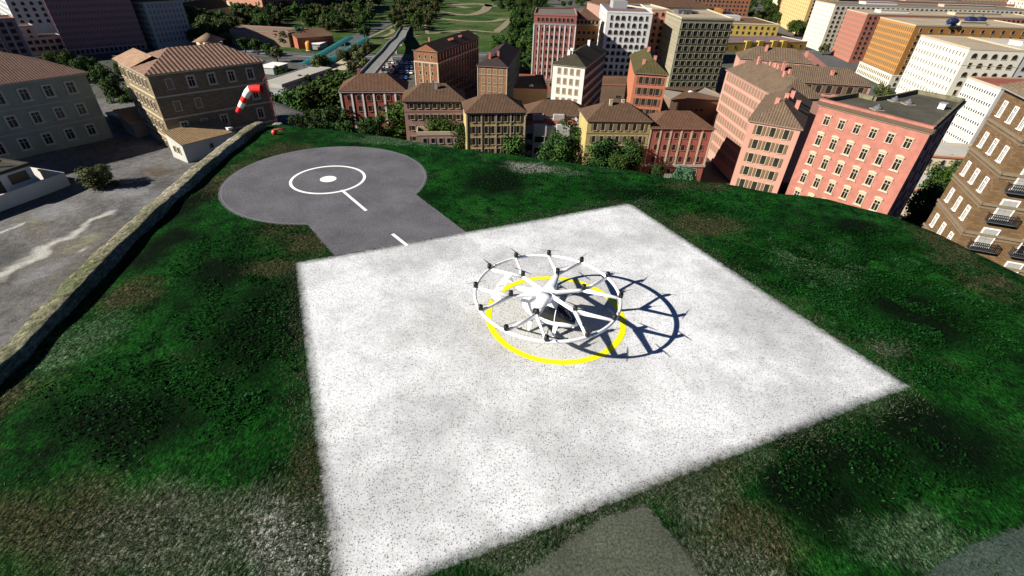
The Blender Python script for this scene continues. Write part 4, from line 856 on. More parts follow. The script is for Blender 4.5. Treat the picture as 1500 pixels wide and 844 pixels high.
# --- station, canopies, elevated road, gas cylinder
def stx(root, L, H):
    c = MB(); c.box(6.6, 10.2, 4, 40, H - 3, H + .02); c.build('roof_trench', MT['dgrey'], root)
    c = MB(); c.box(10.4, 17, .5, 43, H - .05, H + 1.6); c.build('roof_slab', MC['pale_concrete'], root)
    for y in (12, 24, 34):
        c = MB(); c.box(7, 10, y, y + 1.6, H, H + .5); c.build('roof_vent', MT['white'], root)
pc = wall_mat('pale_concrete', (.36, .34, .3), .2)
building('station_block', 'long grey concrete station with two roof slabs in front of the teal canopies', rectpts(-127, 235, -13, 18, 46), -40, -34.5, wall_mat('blue_concrete', (.24, .25, .26), .2), 'flat', pc, {1: None}, parapet=.2, extras=stx, cat='station')
teal = plain('teal_roof', (.018, .12, .115), .5, .3, .15, .2)
for (xa, ya, xb, yb, lb) in ((-123.5, 290, -129, 396, 'left of the two long teal platform canopies'), (-113.5, 300, -116, 396, 'right of the two long teal platform canopies')):
    d = Vector((xb - xa, yb - ya)); ln = d.length
    g = thing('platform_canopy', lb, 'canopy', (xa, ya, -40), math.atan2(d.y, d.x), 'teal canopies over the platforms')
    c = MB(); n = 10
    c.rings([[(x, -3.6 + 7.2 * j / n, 4.2 + .9 * math.sin(math.pi * j / n)) for j in range(n + 1)] for x in (0, ln * .5, ln)], closed=False); c.build('canopy_roof', teal, g)
    me = None
    for i in range(9):
        if me is None:
            c = MB(); c.lathe([(.25, 0), (.2, 4.3)], 8); o = c.build('post', MT['grey'], g); me = o.data
        else: o = link('post', me, g)
        o.location = (2 + i * (ln - 4) / 8, 0, 0)
for i, (x, y, yw, l_, wd, lb) in enumerate(((-138, 284, 80, 14, 9, 'white flat canopy at the near end of the teal canopies'), (-141, 366, 88, 22, 7, 'white roofed shed along the left teal canopy'), (-105, 300, 80, 18, 8, 'low sandy shed right of the teal canopies'), (-97, 286, 80, 16, 8, 'second low sandy shed close to the elevated road'))):
    g = thing('platform_shed', lb, 'shed', (x, y, -40), R(yw)); c = MB(); c.box(0, l_, 0, wd, 0, 3.4); c.build('wall', MT['grey'], g)
    c = MB(); c.box(-.5, l_ + .5, -.5, wd + .5, 3.4, 3.7); c.build('roof', MT['white'] if i < 2 else MT['sand'], g)
erd = [(-74, 225), (-78, 255), (-80, 276), (-82.3, 304), (-84.1, 329), (-87, 356), (-91.3, 396), (-100, 445), (-108, 500)]
zf = lambda t: -33.2 - 6.2 * smooth((t - .62) / .38)
ro, LL = strip('elevated_road', erd, 8, zf, plain('viaduct_asphalt', (.17, .17, .16), .9, .15, .2, .3))
g = thing('viaduct', 'curving elevated road on piers left of the car park', 'viaduct', (-74, 225, -40)); og = Vector((-74, 225, -40))
c = MB(); 
for (a, b_), (a2, b2) in zip(LL, LL[1:]):
    dz = Vector((0, 0, -.9)); e = Vector((0, 0, -.03)); c.face([a + dz - og, a2 + dz - og, b2 + dz - og, b_ + dz - og]); c.face([a + dz - og, a + e - og, a2 + e - og, a2 + dz - og]); c.face([b_ + dz - og, b2 + dz - og, b2 + e - og, b_ + e - og])
c.build('deck', pc, g)
for sd_ in (0, 1):
    c = MB()
    for l0, l1 in zip(LL, LL[1:]):
        a = l0[sd_] - og; b_ = l1[sd_] - og; i_ = (l0[1 - sd_] - l0[sd_]).normalized() * .35; h = Vector((0, 0, 1.0))
        c.face([a, b_, b_ + h, a + h]); c.face([a + h, b_ + h, b_ + h + i_, a + h + i_]); c.face([a + i_, a + h + i_, b_ + h + i_, b_ + i_])
    c.build('barrier', MT['grey'], g)
for i in range(6, 44, 5):
    p = (LL[i][0] + LL[i][1]) / 2 - og; zt = p.z - .9
    if zt > 1: c = MB(); c.box(p.x - 1.5, p.x + 1.5, p.y - .6, p.y + .6, 0, zt); c.build('pier', pc, g)
g = thing('gas_cylinder', 'rounded orange tank standing by the tree left of the teal canopies', 'tank', (-147, 362, -40)); c = MB(); c.lathe([(1.8, 0), (2.2, .8), (2.2, 4.5), (1.6, 5.6), (.6, 6.1), (.1, 6.2)], 16); c.build('vessel', plain('orange_enamel', (.55, .2, .03), .4), g); c = MB(); c.lathe([(2.5, 0), (2.5, .4), (2.3, .5)], 16); c.build('plinth', MT['grey'], g)

# ------------------------------------------------------------------ cars
def make_car(col, nm):
    body = MB(); P = [(-2.2, .35), (-2.2, .85), (-1.9, 1.0), (-1.0, 1.02), (1.0, .98), (2.0, .86), (2.2, .6), (2.2, .35)]
    body.rings([[(x, y, z) for x, z in P] for y in (-.88, -.8, .8, .88)])
    cab = MB(); Q0 = [(-1.75, 1.0), (1.0, .98), (.35, 1.48), (-1.2, 1.5)]
    cab.rings([[(x, y, z) for x, z in Q0] for y in (-.72, .72)], sm=False)
    top = MB(); top.box(-1.2, .35, -.66, .66, 1.5, 1.54)
    wh = MB(); wh.rings([[(.33 * math.cos(j * math.pi / 6), y, .33 * math.sin(j * math.pi / 6)) for j in range(12)] for y in (-.1, .1)])
    return body, cab, top, wh
tyre = plain('tyre', (.02, .02, .02), .8); CARM = {}
def car(x, y, z, rz, colname, label, group):
    col = dict(white=(.75, .75, .75), silver=(.4, .42, .45), black=(.03, .03, .035), blue=(.06, .12, .3), red=(.4, .04, .03), grey=(.18, .19, .2))[colname]
    g = thing('parked_car', label, 'car', (x, y, z), rz, group)
    if colname not in CARM:
        body, cab, top, wh = make_car(col, colname); pm = plain('car_paint_' + colname, col, .3, .5, .03)
        os_ = [body.build('body', pm, g), cab.build('windows', glass, g), top.build('car_roof', pm, g)]
        w0 = wh.build('wheel', tyre, g); CARM[colname] = [o.data for o in os_] + [w0.data]
        w0.location = (1.35, .82, .33); rest = ((-1.35, .82), (1.35, -.82), (-1.35, -.82))
    else:
        for nm_, me in zip(('body', 'windows', 'car_roof'), CARM[colname]): link(nm_, me, g)
        rest = ((1.35, .82), (-1.35, .82), (1.35, -.82), (-1.35, -.82))
    for px, py_ in rest: link('wheel', CARM[colname][3], g, (px, py_, .33))
crng = random.Random(5)
cols_ = ['white', 'white', 'silver', 'grey', 'black', 'blue', 'white', 'red']
for i in range(38):
    r_, c_ = divmod(i, 10)
    if crng.random() < .12: continue
    k_ = crng.choice(cols_ + ['white'] * 3)
    car(-90 + c_ * 2.9 + crng.uniform(-.3, .3), 286 + r_ * 14 + crng.uniform(-.6, .6), -39.85, R(90 + crng.uniform(-4, 4)) + (math.pi if crng.random() < .5 else 0), k_, k_ + ' car parked in the lot beside the elevated road', 'cars in the lot beside the elevated road')
for i in range(11):
    k_ = ('white', 'silver', 'white', 'white', 'black', 'black', 'grey', 'white', 'black', 'blue', 'silver')[i]; t = i / 10
    car(206 - 14 * t + (8 if i % 2 else 0) + 6, 420 - 100 * t + (6 if i % 2 else 0), -39.87, R(76), k_, k_ + ' car parked along the street below the coral red slab', 'cars along the street by the slabs')

# ------------------------------------------------------------------ trees
def leaf_mat(name, c0, c1, c2):
    k = NT(name); f = k.attr('tone')[2]
    c = k.ramp(f, [(0.0, c0), (.5, c1), (1.0, c2)])
    oi = k.n('ShaderNodeObjectInfo'); hs = k.n('ShaderNodeHueSaturation'); k.l(c, hs.inputs['Color'])
    k.l(k.math('MULTIPLY_ADD', oi.outputs['Random'], .5, .75), hs.inputs['Value']); k.l(k.math('MULTIPLY_ADD', oi.outputs['Random'], .04, .48), hs.inputs['Hue'])
    return k.done(hs.outputs[0], .8, .12)
LM = dict(green=leaf_mat('green_leaves', (.012, .03, .006), (.03, .07, .012), (.075, .13, .02)), olive=leaf_mat('olive_leaves', (.018, .026, .007), (.05, .062, .02), (.11, .115, .045)),
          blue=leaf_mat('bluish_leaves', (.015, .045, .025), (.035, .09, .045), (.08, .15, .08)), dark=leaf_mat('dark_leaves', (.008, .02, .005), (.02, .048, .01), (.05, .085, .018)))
bark = plain('bark', (.09, .065, .045), .95, .1, .3, 6)
def crown_mesh(seed, n, tall, lobes, leaf):
    rg = random.Random(seed); V = []; Fc = []; tone = []
    LB = []
    for i in range(lobes):
        a = rg.uniform(0, 6.283); r = math.sqrt(rg.random()) * .66; z = rg.uniform(-.55, .75)
        LB.append((Vector((r * math.cos(a), r * math.sin(a), z * tall)) * (1 - .25 * max(0, z)), rg.uniform(.26, .44), rg.uniform(-.3, .3)))
    for i in range(n):
        c, rad, lt = rg.choice(LB)
        d = Vector((rg.gauss(0, 1), rg.gauss(0, 1), rg.gauss(.25, 1))).normalized()
        p = c + d * rad * (rg.random() ** .35)
        nr = (d + Vector((rg.gauss(0, .5), rg.gauss(0, .5), rg.gauss(.2, .5)))).normalized()
        t = nr.orthogonal().normalized(); t = Matrix.Rotation(rg.uniform(0, 6.28), 3, nr) @ t; b_ = nr.cross(t)
        s = leaf * rg.uniform(.6, 1.35); j = len(V)
        V += [p - t * s, p - b_ * s * .6, p + t * s, p + b_ * s * .6]; Fc.append((j, j + 1, j + 2, j + 3)); tone.append(max(0, min(1, .5 + lt + rg.gauss(0, .22))))
    me = bpy.data.meshes.new('crown'); me.from_pydata([tuple(v) for v in V], [], Fc)
    me.attributes.new('tone', 'FLOAT', 'FACE').data.foreach_set('value', tone); return me
def trunk_mesh(seed):
    rg = random.Random(seed); b = MB()
    b.tube([(0, 0, -1.9), (.02, .01, -1.0), (.03, -.02, -.3), (0, 0, .4)], [.11, .075, .06, .02], 7)
    for i in range(5):
        a = rg.uniform(0, 6.28); r = rg.uniform(.35, .6); b.tube([(0, 0, rg.uniform(-.8, -.4)), (.4 * r * math.cos(a), .4 * r * math.sin(a), -.25), (r * math.cos(a), r * math.sin(a), rg.uniform(-.1, .4))], [.04, .03, .008], 5)
    me = bpy.data.meshes.new('trunk'); me.from_pydata(b.v, [], b.f); me.materials.append(bark); me.polygons.foreach_set('use_smooth', [True] * len(b.f)); return me
PROTO = {}
for lm in LM:
    for v in range(3):
        for big in (0, 1):
            me = crown_mesh(hash((lm == 'green', v, big)) % 999 + v * 7 + len(lm), 5200 if big else 1300, (.95, 1.15, .85)[v], 26 if big else 16, .055 if big else .1); me.materials.append(LM[lm]); PROTO[lm, v, big] = me
TR = [trunk_mesh(i) for i in range(3)]
trng = random.Random(11)
TREES = []
def tree(*a, **k): TREES.append((a, k))
def plant(x, y, zbase, r, h, lm, label, group=None, big=0, name='tree', cat='tree'):
    """r crown radius, h total height"""
    v = trng.randrange(3); hr = min(h * .48, r * 1.25); zc = zbase + (h - hr * .95 if name != 'bush' else hr * .8)
    g = thing(name, label, cat, (x, y, zbase), trng.uniform(0, 6.28), group)
    c = link('crown', PROTO[lm, v, big], g, (0, 0, zc - zbase)); c.scale = (r, r, hr)
    t = link('trunk', TR[v], g, (0, 0, zc - zbase)); t.scale = (r, r, (zc - zbase) / 1.9)
def ptree(px, py_, rpx, zc, lm, label, group=None, big=1, zb=-38.5, name='tree', cat='tree'):
    p = at(px, py_, zc); depth = (p - CAMP).dot(fwd); r = rpx * 1.2 * depth / F_PX
    h = max((zc - zb) + r * .85, r * 1.2); tree(p.x, p.y, zb, r, h, lm, label, group, big, name, cat)
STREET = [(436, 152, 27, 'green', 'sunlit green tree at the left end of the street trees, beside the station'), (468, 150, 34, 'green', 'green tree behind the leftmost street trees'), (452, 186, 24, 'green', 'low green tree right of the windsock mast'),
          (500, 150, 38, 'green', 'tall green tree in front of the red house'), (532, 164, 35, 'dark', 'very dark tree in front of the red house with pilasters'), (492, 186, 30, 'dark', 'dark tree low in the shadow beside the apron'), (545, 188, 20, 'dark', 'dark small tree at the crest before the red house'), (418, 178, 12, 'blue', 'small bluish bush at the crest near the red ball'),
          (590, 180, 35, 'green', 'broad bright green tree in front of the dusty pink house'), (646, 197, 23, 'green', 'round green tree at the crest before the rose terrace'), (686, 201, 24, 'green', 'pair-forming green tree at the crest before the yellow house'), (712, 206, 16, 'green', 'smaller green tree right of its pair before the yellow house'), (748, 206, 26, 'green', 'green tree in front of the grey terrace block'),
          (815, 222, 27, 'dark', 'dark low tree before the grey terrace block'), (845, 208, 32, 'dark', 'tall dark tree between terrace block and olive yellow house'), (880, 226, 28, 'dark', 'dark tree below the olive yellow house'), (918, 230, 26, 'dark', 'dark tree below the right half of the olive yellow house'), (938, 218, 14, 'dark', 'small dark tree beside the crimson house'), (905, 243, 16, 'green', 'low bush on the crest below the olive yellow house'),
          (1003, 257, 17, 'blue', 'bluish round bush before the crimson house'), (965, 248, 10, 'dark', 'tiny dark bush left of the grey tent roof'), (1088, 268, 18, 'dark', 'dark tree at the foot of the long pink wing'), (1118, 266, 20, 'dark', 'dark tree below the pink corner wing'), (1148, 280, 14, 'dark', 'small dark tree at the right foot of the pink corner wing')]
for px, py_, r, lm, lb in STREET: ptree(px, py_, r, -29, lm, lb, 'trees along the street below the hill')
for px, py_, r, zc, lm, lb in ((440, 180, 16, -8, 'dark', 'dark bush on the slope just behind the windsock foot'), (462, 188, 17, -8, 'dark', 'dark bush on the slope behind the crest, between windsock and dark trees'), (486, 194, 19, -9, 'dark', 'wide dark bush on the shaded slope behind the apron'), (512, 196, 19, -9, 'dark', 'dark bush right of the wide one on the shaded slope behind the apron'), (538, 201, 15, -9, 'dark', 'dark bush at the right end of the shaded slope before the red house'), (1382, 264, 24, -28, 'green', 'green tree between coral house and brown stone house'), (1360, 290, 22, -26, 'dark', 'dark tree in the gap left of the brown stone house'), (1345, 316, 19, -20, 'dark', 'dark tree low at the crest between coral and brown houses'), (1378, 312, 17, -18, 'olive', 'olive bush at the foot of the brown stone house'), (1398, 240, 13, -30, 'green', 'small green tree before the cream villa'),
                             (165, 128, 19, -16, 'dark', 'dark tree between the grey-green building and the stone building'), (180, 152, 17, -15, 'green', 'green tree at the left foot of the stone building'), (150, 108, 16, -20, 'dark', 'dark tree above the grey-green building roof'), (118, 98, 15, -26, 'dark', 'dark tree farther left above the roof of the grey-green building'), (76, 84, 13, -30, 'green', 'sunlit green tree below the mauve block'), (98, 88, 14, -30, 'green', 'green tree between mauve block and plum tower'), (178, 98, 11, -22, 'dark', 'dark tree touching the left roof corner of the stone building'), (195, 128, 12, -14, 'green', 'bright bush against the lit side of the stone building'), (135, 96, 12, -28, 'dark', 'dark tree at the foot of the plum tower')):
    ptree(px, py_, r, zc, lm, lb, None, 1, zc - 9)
p = at(143, 262, -13); tree(p.x, p.y, -14.7, 3.4, 4.6, 'olive', 'lone round bush standing in the grey yard', None, 1, 'bush', 'bush')
for px, py_, r, lm, lb in ((472, 92, 13, 'green', 'dark green tree at the near end of the teal canopies'), (447, 118, 10, 'olive', 'tree behind the station roof'), (465, 95, 12, 'olive', 'olive tree beside the station'), (490, 118, 17, 'dark', 'dark tree right of the station block'), (505, 85, 12, 'olive', 'olive tree right of the teal canopies'), (520, 78, 13, 'olive', 'yellowish olive tree between canopy and elevated road'), (530, 90, 12, 'olive', 'olive tree close to the elevated road'), (518, 100, 11, 'olive', 'lower olive tree close to the elevated road'), (537, 68, 9, 'olive', 'small tree at the far end of the right teal canopy'), (444, 55, 14, 'blue', 'bluish tree next to the orange tank'), (412, 57, 12, 'olive', 'tree against the wall of the sandy store'), (404, 78, 10, 'olive', 'small tree on the road verge before the sandy store'), (533, 46, 10, 'dark', 'dark tree on the track beyond the teal canopies'), (357, 65, 10, 'dark', 'dark shrubbery tree at the left of the sandy store wall'), (375, 68, 11, 'dark', 'dark tree in front of the sandy store wall'), (392, 70, 9, 'dark', 'dark tree near the corner of the sandy store'), (412, 105, 9, 'dark', 'dark tree left of the station block'), (400, 150, 16, 'dark', 'dark tree right of the stone building near the annex')):
    ptree(px, py_, r, -35, lm, lb, None, 0, -40)
ptree(1168, 44, 15, -34, 'green', 'big round green tree at the foot of the pale yellow slab', None, 1, -40); ptree(1208, 73, 8, -36, 'olive', 'small street tree at the foot of the far white slab', None, 0, -40)
ptree(1291, 140, 14, -36, 'green', 'green garden bush behind the coral house roof', None, 1, -40, 'bush', 'bush'); ptree(1293, 130, 9, -30, 'olive', 'pale feathery tree rising from the green bush behind the coral roof', None, 0, -40)
def wood(px0, px1, py0, py1, n, lms, label, group, rr=(4, 7), keep=None):
    k_ = 0; tries = 0; pts = []
    while k_ < n and tries < n * 30:
        tries += 1
        px, py_ = trng.uniform(px0, px1), trng.uniform(py0, py1)
        if keep and not keep(px, py_): continue
        p = at(px, py_, -37); r = trng.uniform(*rr)
        if any((q[0] - p.x) ** 2 + (q[1] - p.y) ** 2 < (r * .9) ** 2 for q in pts): continue
        pts.append((p.x, p.y)); tree(p.x, p.y, -40, r, r * trng.uniform(1.6, 2.3), trng.choice(lms), label, group); k_ += 1
wood(445, 565, -4, 42, 150, ['olive', 'olive', 'green', 'dark'], 'olive green tree in the wood left of the park track', 'trees in the wood left of the park track', keep=lambda x, y: y < 44 - .1 * abs(x - 500) and x < 566 - (y - 4) * .9)
wood(570, 655, -4, 40, 85, ['olive', 'green', 'olive'], 'tree in the small wood at the end of the elevated road', 'trees in the wood at the end of the elevated road', keep=lambda x, y: x + .3 * y > 582 and x < 650 - .5 * y)
wood(690, 800, -4, 104, 170, ['dark', 'green', 'dark', 'green'], 'dark green tree in the dense wood left of the rose tower', 'trees in the dense wood left of the rose tower', keep=lambda x, y: x > 742 + (8 if 25 < y < 55 else -2) - (14 if y > 60 else 0) - (24 if y < 14 else 0))
wood(780, 870, -6, 8, 22, ['green', 'dark'], 'green tree at the top edge above the rose tower', 'trees at the top edge above the rose tower')
wood(1095, 1168, -4, 36, 70, ['green', 'dark', 'green'], 'green tree in the wood left of the pale yellow slab', 'trees in the wood left of the pale yellow slab', keep=lambda x, y: y < 34)
wood(268, 345, 26, 60, 70, ['green', 'dark', 'olive'], 'tree in the grove left of the sandy store', 'trees in the grove left of the sandy store', keep=lambda x, y: y > 28 + .06 * (x - 268) and (x < 335 or y < 42))
wood(345, 452, 16, 40, 75, ['green', 'olive', 'dark'], 'tree in the grove above the sandy store', 'trees in the grove above the sandy store', keep=lambda x, y: not (410 < x < 448 and y > 24))

# ------------------------------------------------------------------ low ivy-like ground cover and weeds on the hill
def cover():
    rg = random.Random(21); V = []; Fc = []; tone = []
    zones = [(25, 33.5, 10, 6.5, 17000), (31, 37, 7, 5, 10000), (17, 46, 10, 4, 6000), (34, 30, 7, 8, 11000), (26, 24, 5, 4, 5000), (-17, 23, 6, 8, 7000), (-22, 33, 5, 6, 3500), (-25, 55, 6, 6, 1200), (0, 50, 7, 4, 1500), (-20, 17, 7, 4, 2500), (18, 15, 6, 3.5, 2500), (38, 37, 3, 8, 1500), (10, 51, 14, 3, 1500)]
    for cx, cy, rx, ry, n in zones:
        for i in range(n):
            a = rg.uniform(0, 6.283); q = math.sqrt(rg.random()); x = cx + rx * q * math.cos(a); y = cy + ry * q * math.sin(a)
            if mn.noise((x * .45, y * .45, 3)) + .55 * (1 - q) < .12: continue
            if pdist(x, y, [tuple(p) for p in PADQ]) < .6 or (x - AC.x) ** 2 + (y - AC.y) ** 2 < (AR + .3) ** 2: continue
            if pdist(x, y, [(-18.6, 37.5), (-14.4, 32.6), (-4.2, 37.4), (-10.2, 45.2)]) < .4: continue
            z = terrain_z(x, y) + rg.uniform(.0, .16) + .12 * max(0, mn.noise((x * 1.2, y * 1.2, 0)))
            nr = Vector((rg.gauss(0, .38), rg.gauss(0, .38), 1)).normalized(); t = Matrix.Rotation(rg.uniform(0, 6.28), 3, nr) @ nr.orthogonal().normalized(); b_ = nr.cross(t); s = rg.uniform(.045, .12); p = Vector((x, y, z)); j = len(V)
            V += [p - t * s, p - b_ * s * .6, p + t * s, p + b_ * s * .6]; Fc.append((j, j + 1, j + 2, j + 3)); tone.append(max(0, min(1, .35 + .5 * mn.noise((x * .3, y * .3, 8)) + rg.gauss(0, .18))))
    me = bpy.data.meshes.new('ground_cover'); me.from_pydata([tuple(v) for v in V], [], Fc); me.attributes.new('tone', 'FLOAT', 'FACE').data.foreach_set('value', tone)
    k = NT('ivy'); me.materials.append(k.done(k.ramp(k.attr('tone')[2], [(0, (.0015, .01, .0015)), (.45, (.0035, .03, .0035)), (.75, (.01, .05, .01)), (1, (.03, .075, .04))]), .9, .03))
    return tag(link('ground_cover', me), 'dark green leafy ground cover creeping over the hilltop grass', 'plants', None, 'stuff')
cover()
def tufts():
    rg = random.Random(31); V = []; Fc = []; tone = []
    pq = [tuple(p) for p in PADQ]; bare = [q for q in SPOTS if q[4] in (0, 1, 2, 4) and q[0] > -33]
    pts = []
    for sx, sy, rx, ry, kd in bare:
        for i in range(int(rx * ry * 230)): pts.append((sx + rg.gauss(0, rx * .6), sy + rg.gauss(0, ry * .6), .33 + .12 * (kd in (0, 1))))
    for i in range(4):
        a, b_ = PADQ[i], PADQ[(i + 1) % 4]; d = b_ - a; n = Vector((d.y, -d.x)).normalized(); n = n if (a + n - Vector((3, 26))).length > (a - Vector((3, 26))).length else -n
        for q in range(int(d.length * 150)): p = a + d * rg.random() + n * abs(rg.gauss(0, .75)); pts.append((p.x, p.y, .45))
    for q in range(26000): pts.append((rg.uniform(-29, 40), rg.uniform(6, 58), .05))
    neck = [(-18.6, 37.5), (-14.4, 32.6), (-4.2, 37.4), (-10.2, 45.2)]; trk = [(.6, 8.9), (4.4, 11.55), (6.6, 12.3), (8.0, 9.9), (9.0, 6), (0, 6)]
    for x, y, t0 in pts:
        if pdist(x, y, pq) < -.05 or (x - AC.x) ** 2 + (y - AC.y) ** 2 < (AR + .02) ** 2 or pdist(x, y, neck) < 0 or pdist(x, y, trk) < .1 or pdist(x, y, PLATEAU) > -.3: continue
        z = terrain_z(x, y); a = rg.uniform(0, 6.283); L = rg.uniform(.08, .24); d = Vector((math.cos(a), math.sin(a), rg.uniform(.15, .8))).normalized(); w_ = Vector((-math.sin(a), math.cos(a), 0)) * rg.uniform(.01, .022); p = Vector((x, y, z + .01)); j = len(V)
        V += [p - w_, p + w_, p + d * L * .7 + w_ * .7, p + d * L]; Fc.append((j, j + 1, j + 2, j + 3)); tone.append(max(0, min(1, t0 + rg.gauss(0, .2))))
    me = bpy.data.meshes.new('grass_tufts'); me.from_pydata([tuple(v) for v in V], [], Fc); me.attributes.new('tone', 'FLOAT', 'FACE').data.foreach_set('value', tone)
    k = NT('dry_grass'); me.materials.append(k.done(k.ramp(k.attr('tone')[2], [(0, (.002, .02, .002)), (.3, (.009, .032, .007)), (.6, (.055, .062, .036)), (1, (.12, .12, .09))]), .9, .05))
    return tag(link('grass_tufts', me), 'fine green and straw coloured grass blades on the hilltop', 'grass', None, 'stuff')
tufts()
for i, (x, y, r) in enumerate(((-31.2, 24.5, .8), (-31.6, 27.2, .6), (-30.6, 22.0, .7))):
    tree(x, y, -1.4, r, 1.6, 'olive', ('scrubby bush behind the mossy stone wall, middle of three', 'smallest scrubby bush behind the mossy stone wall, farthest of three', 'scrubby bush behind the mossy stone wall, nearest of three')[i], 'scrubby bushes behind the stone wall', 0, 'bush', 'bush')

def plant_all():
    named = [t for t in TREES if len(t[0]) < 8 or t[0][7] is None or 'wood' not in t[0][7] and 'grove' not in t[0][7] and 'top edge' not in t[0][7]]
    rest = [t for t in TREES if t not in named]
    rest.sort(key=lambda t: (Vector(t[0][:3]) - CAMP).length / t[0][3])
    k = 295 - len(named)
    for a, kw in named + rest[:k]: plant(*a, **kw)
    if rest[k:]:
        V = []; Fc = []; tone = []; mi = []; mats = list(LM)
        for a, kw in rest[k:]:
            x, y, zb, r, h, lm = a[:6]; me = PROTO[lm, trng.randrange(3), 0]; hr = min(h * .48, r * 1.25); Mx = Matrix.Translation((x, y, zb + h - hr * .95)) @ Matrix.Rotation(trng.uniform(0, 6.28), 4, 'Z') @ Matrix.Diagonal((r, r, hr, 1))
            i0 = len(V); V += [tuple(Mx @ v.co) for v in me.vertices]; tn = me.attributes['tone'].data
            for p_ in me.polygons: Fc.append(tuple(i0 + q for q in p_.vertices)); tone.append(tn[p_.index].value); mi.append(mats.index(lm))
        me = bpy.data.meshes.new('far_wood'); me.from_pydata(V, [], Fc)
        for q in mats: me.materials.append(LM[q])
        me.polygons.foreach_set('material_index', mi); me.attributes.new('tone', 'FLOAT', 'FACE').data.foreach_set('value', tone)
        tag(link('far_wood', me), 'most distant trees of the woods along the top of the picture', 'wood', None, 'stuff')
plant_all()

# ------------------------------------------------------------------ windsock and marker ball
red = plain('windsock_red', (.75, .02, .015), .7, .2, .06); wht = plain('windsock_white', (.82, .8, .76), .7, .2, .04)
g = thing('windsock', 'red and white banded windsock drooping from a lattice mast', 'windsock', (-34.16, 67.66, -.4))
ms_ = MB()
for i in range(3):
    a = i * 2.094; ms_.tube([(.22 * math.cos(a), .22 * math.sin(a), 0), (.12 * math.cos(a), .12 * math.sin(a), 6.4)], .02, 5)
for k_ in range(14):
    z0, z1 = k_ * .45, k_ * .45 + .45
    for i in range(3):
        a, a2 = i * 2.094, (i + 1) * 2.094; r0 = .22 - .1 * z0 / 6.4; r1 = .22 - .1 * z1 / 6.4
        ms_.tube([(r0 * math.cos(a), r0 * math.sin(a), z0), (r1 * math.cos(a2), r1 * math.sin(a2), z1)], .009, 4, (k_ // 3) % 2)
for f_ in range(len(ms_.f)):
    pass
ms_.m = [0 if (int(sum(ms_.v[i][2] for i in f_) / len(f_) / 1.07) % 2 == 0) else 1 for f_ in ms_.f]
ms_.build('mast', [plain('mast_red', (.22, .015, .015), .5), plain('mast_white', (.3, .29, .28), .5)], g)
arm = MB(); arm.tube([(0, 0, 6.4), (-.5, 0, 5.6), (-.95, 0, 4.75)], .03, 5); arm.tube([(-.05, 0, 4.7), (-.95, 0, 4.72)], .035, 6)
rr_ = [(-.98, .5 * math.sin(j * math.pi / 10), 4.7 + .5 * math.cos(j * math.pi / 10)) for j in range(21)]; arm.tube(rr_, .03, 5); arm.build('swivel_arm', plain('mast_red', (.5, .02, .015)), g)
# sock centre line and radii; five bands
cl = [Vector((-.95, 0, 4.7)), Vector((-1.7, 0, 4.7)), Vector((-2.45, 0, 4.62)), Vector((-2.95, -.02, 4.2)), Vector((-3.4, -.04, 3.65)), Vector((-3.95, -.06, 2.95)), Vector((-4.5, -.08, 2.25)), Vector((-5.05, -.1, 1.55))]
rad = [.54, .53, .5, .46, .44, .4, .36, .31]
def sock_rings(i0, i1):
    rs = []
    for i in range(i0, i1 + 1):
        t = (cl[min(i + 1, 7)] - cl[max(i - 1, 0)]).normalized(); a = Vector((0, 1, 0)); b_ = t.cross(a).normalized()
        rs.append([cl[i] + (a * math.cos(j * math.pi / 9) + b_ * math.sin(j * math.pi / 9)) * rad[i] * (1 + .03 * math.sin(3 * j)) for j in range(18)])
    return rs
for k_, (i0, i1) in enumerate(((0, 2), (2, 4), (4, 5), (5, 6), (6, 7))):
    c = MB(); c.rings(sock_rings(i0, i1), cap=False); c.build('sock_band', red if k_ % 2 == 0 else wht, g)
c = MB(); c.box(-.5, .5, -.5, .5, -.1, .1); c.build('footing', MT['grey'], g)
g = thing('obstacle_light', 'small red ball light on the grass beyond the apron', 'light', (-32.0, 62.1, -.15)); ball = plain('red_ball', (.7, .04, .03), .3, .5)
c = MB(); c.lathe([(.05, .1), (.25, .17), (.35, .36), (.35, .5), (.25, .7), (.05, .77)], 14); c.build('ball', ball, g)
c = MB(); c.lathe([(.3, 0), (.28, .08), (.1, .1), (.1, .2)], 10); c.build('stand', MT['dgrey'], g)
c = MB(); c.tube([(.2, .2, .5), (1.3, .5, .55)], .05, 6); c.tube([(-.3, .6, .6), (1.2, .9, .7)], .05, 6); c.build('bracket', plain('bracket_red', (.35, .03, .03)), g)

# ------------------------------------------------------------------ the rotorcraft
HEAD = R(161.8 - 180)
g = thing('multicopter', 'white air taxi with a ring of eighteen small rotors on the white square', 'aircraft', (2.30, 24.84, .05), HEAD)
wp = plain('aircraft_white', (.82, .82, .82), .35, .4, .02, 2); blk = plain('rotor_black', (.012, .012, .013), .4, .4); dk = plain('carbon', (.025, .026, .028), .45, .4)
cg = plain('cockpit_glass', (.01, .011, .012), .06, .6, .1)
ZR = 2.72
def body_ring(x):
    """cabin cross-section: half width, bottom, top"""
    K = [(-1.75, .1, 1.55, 1.75), (-1.4, .38, 1.1, 2.02), (-.9, .58, .72, 2.14), (-.3, .68, .52, 2.16), (.3, .7, .46, 2.12), (.9, .68, .46, 2.0), (1.4, .6, .5, 1.72), (1.85, .44, .58, 1.34), (2.15, .22, .7, 1.05), (2.26, .05, .8, .92)]
    for a, b_ in zip(K, K[1:]):
        if a[0] <= x <= b_[0]:
            t = (x - a[0]) / (b_[0] - a[0]); t = t
            return [a[i] + (b_[i] - a[i]) * t for i in (1, 2, 3)]
    return K[-1][1:]
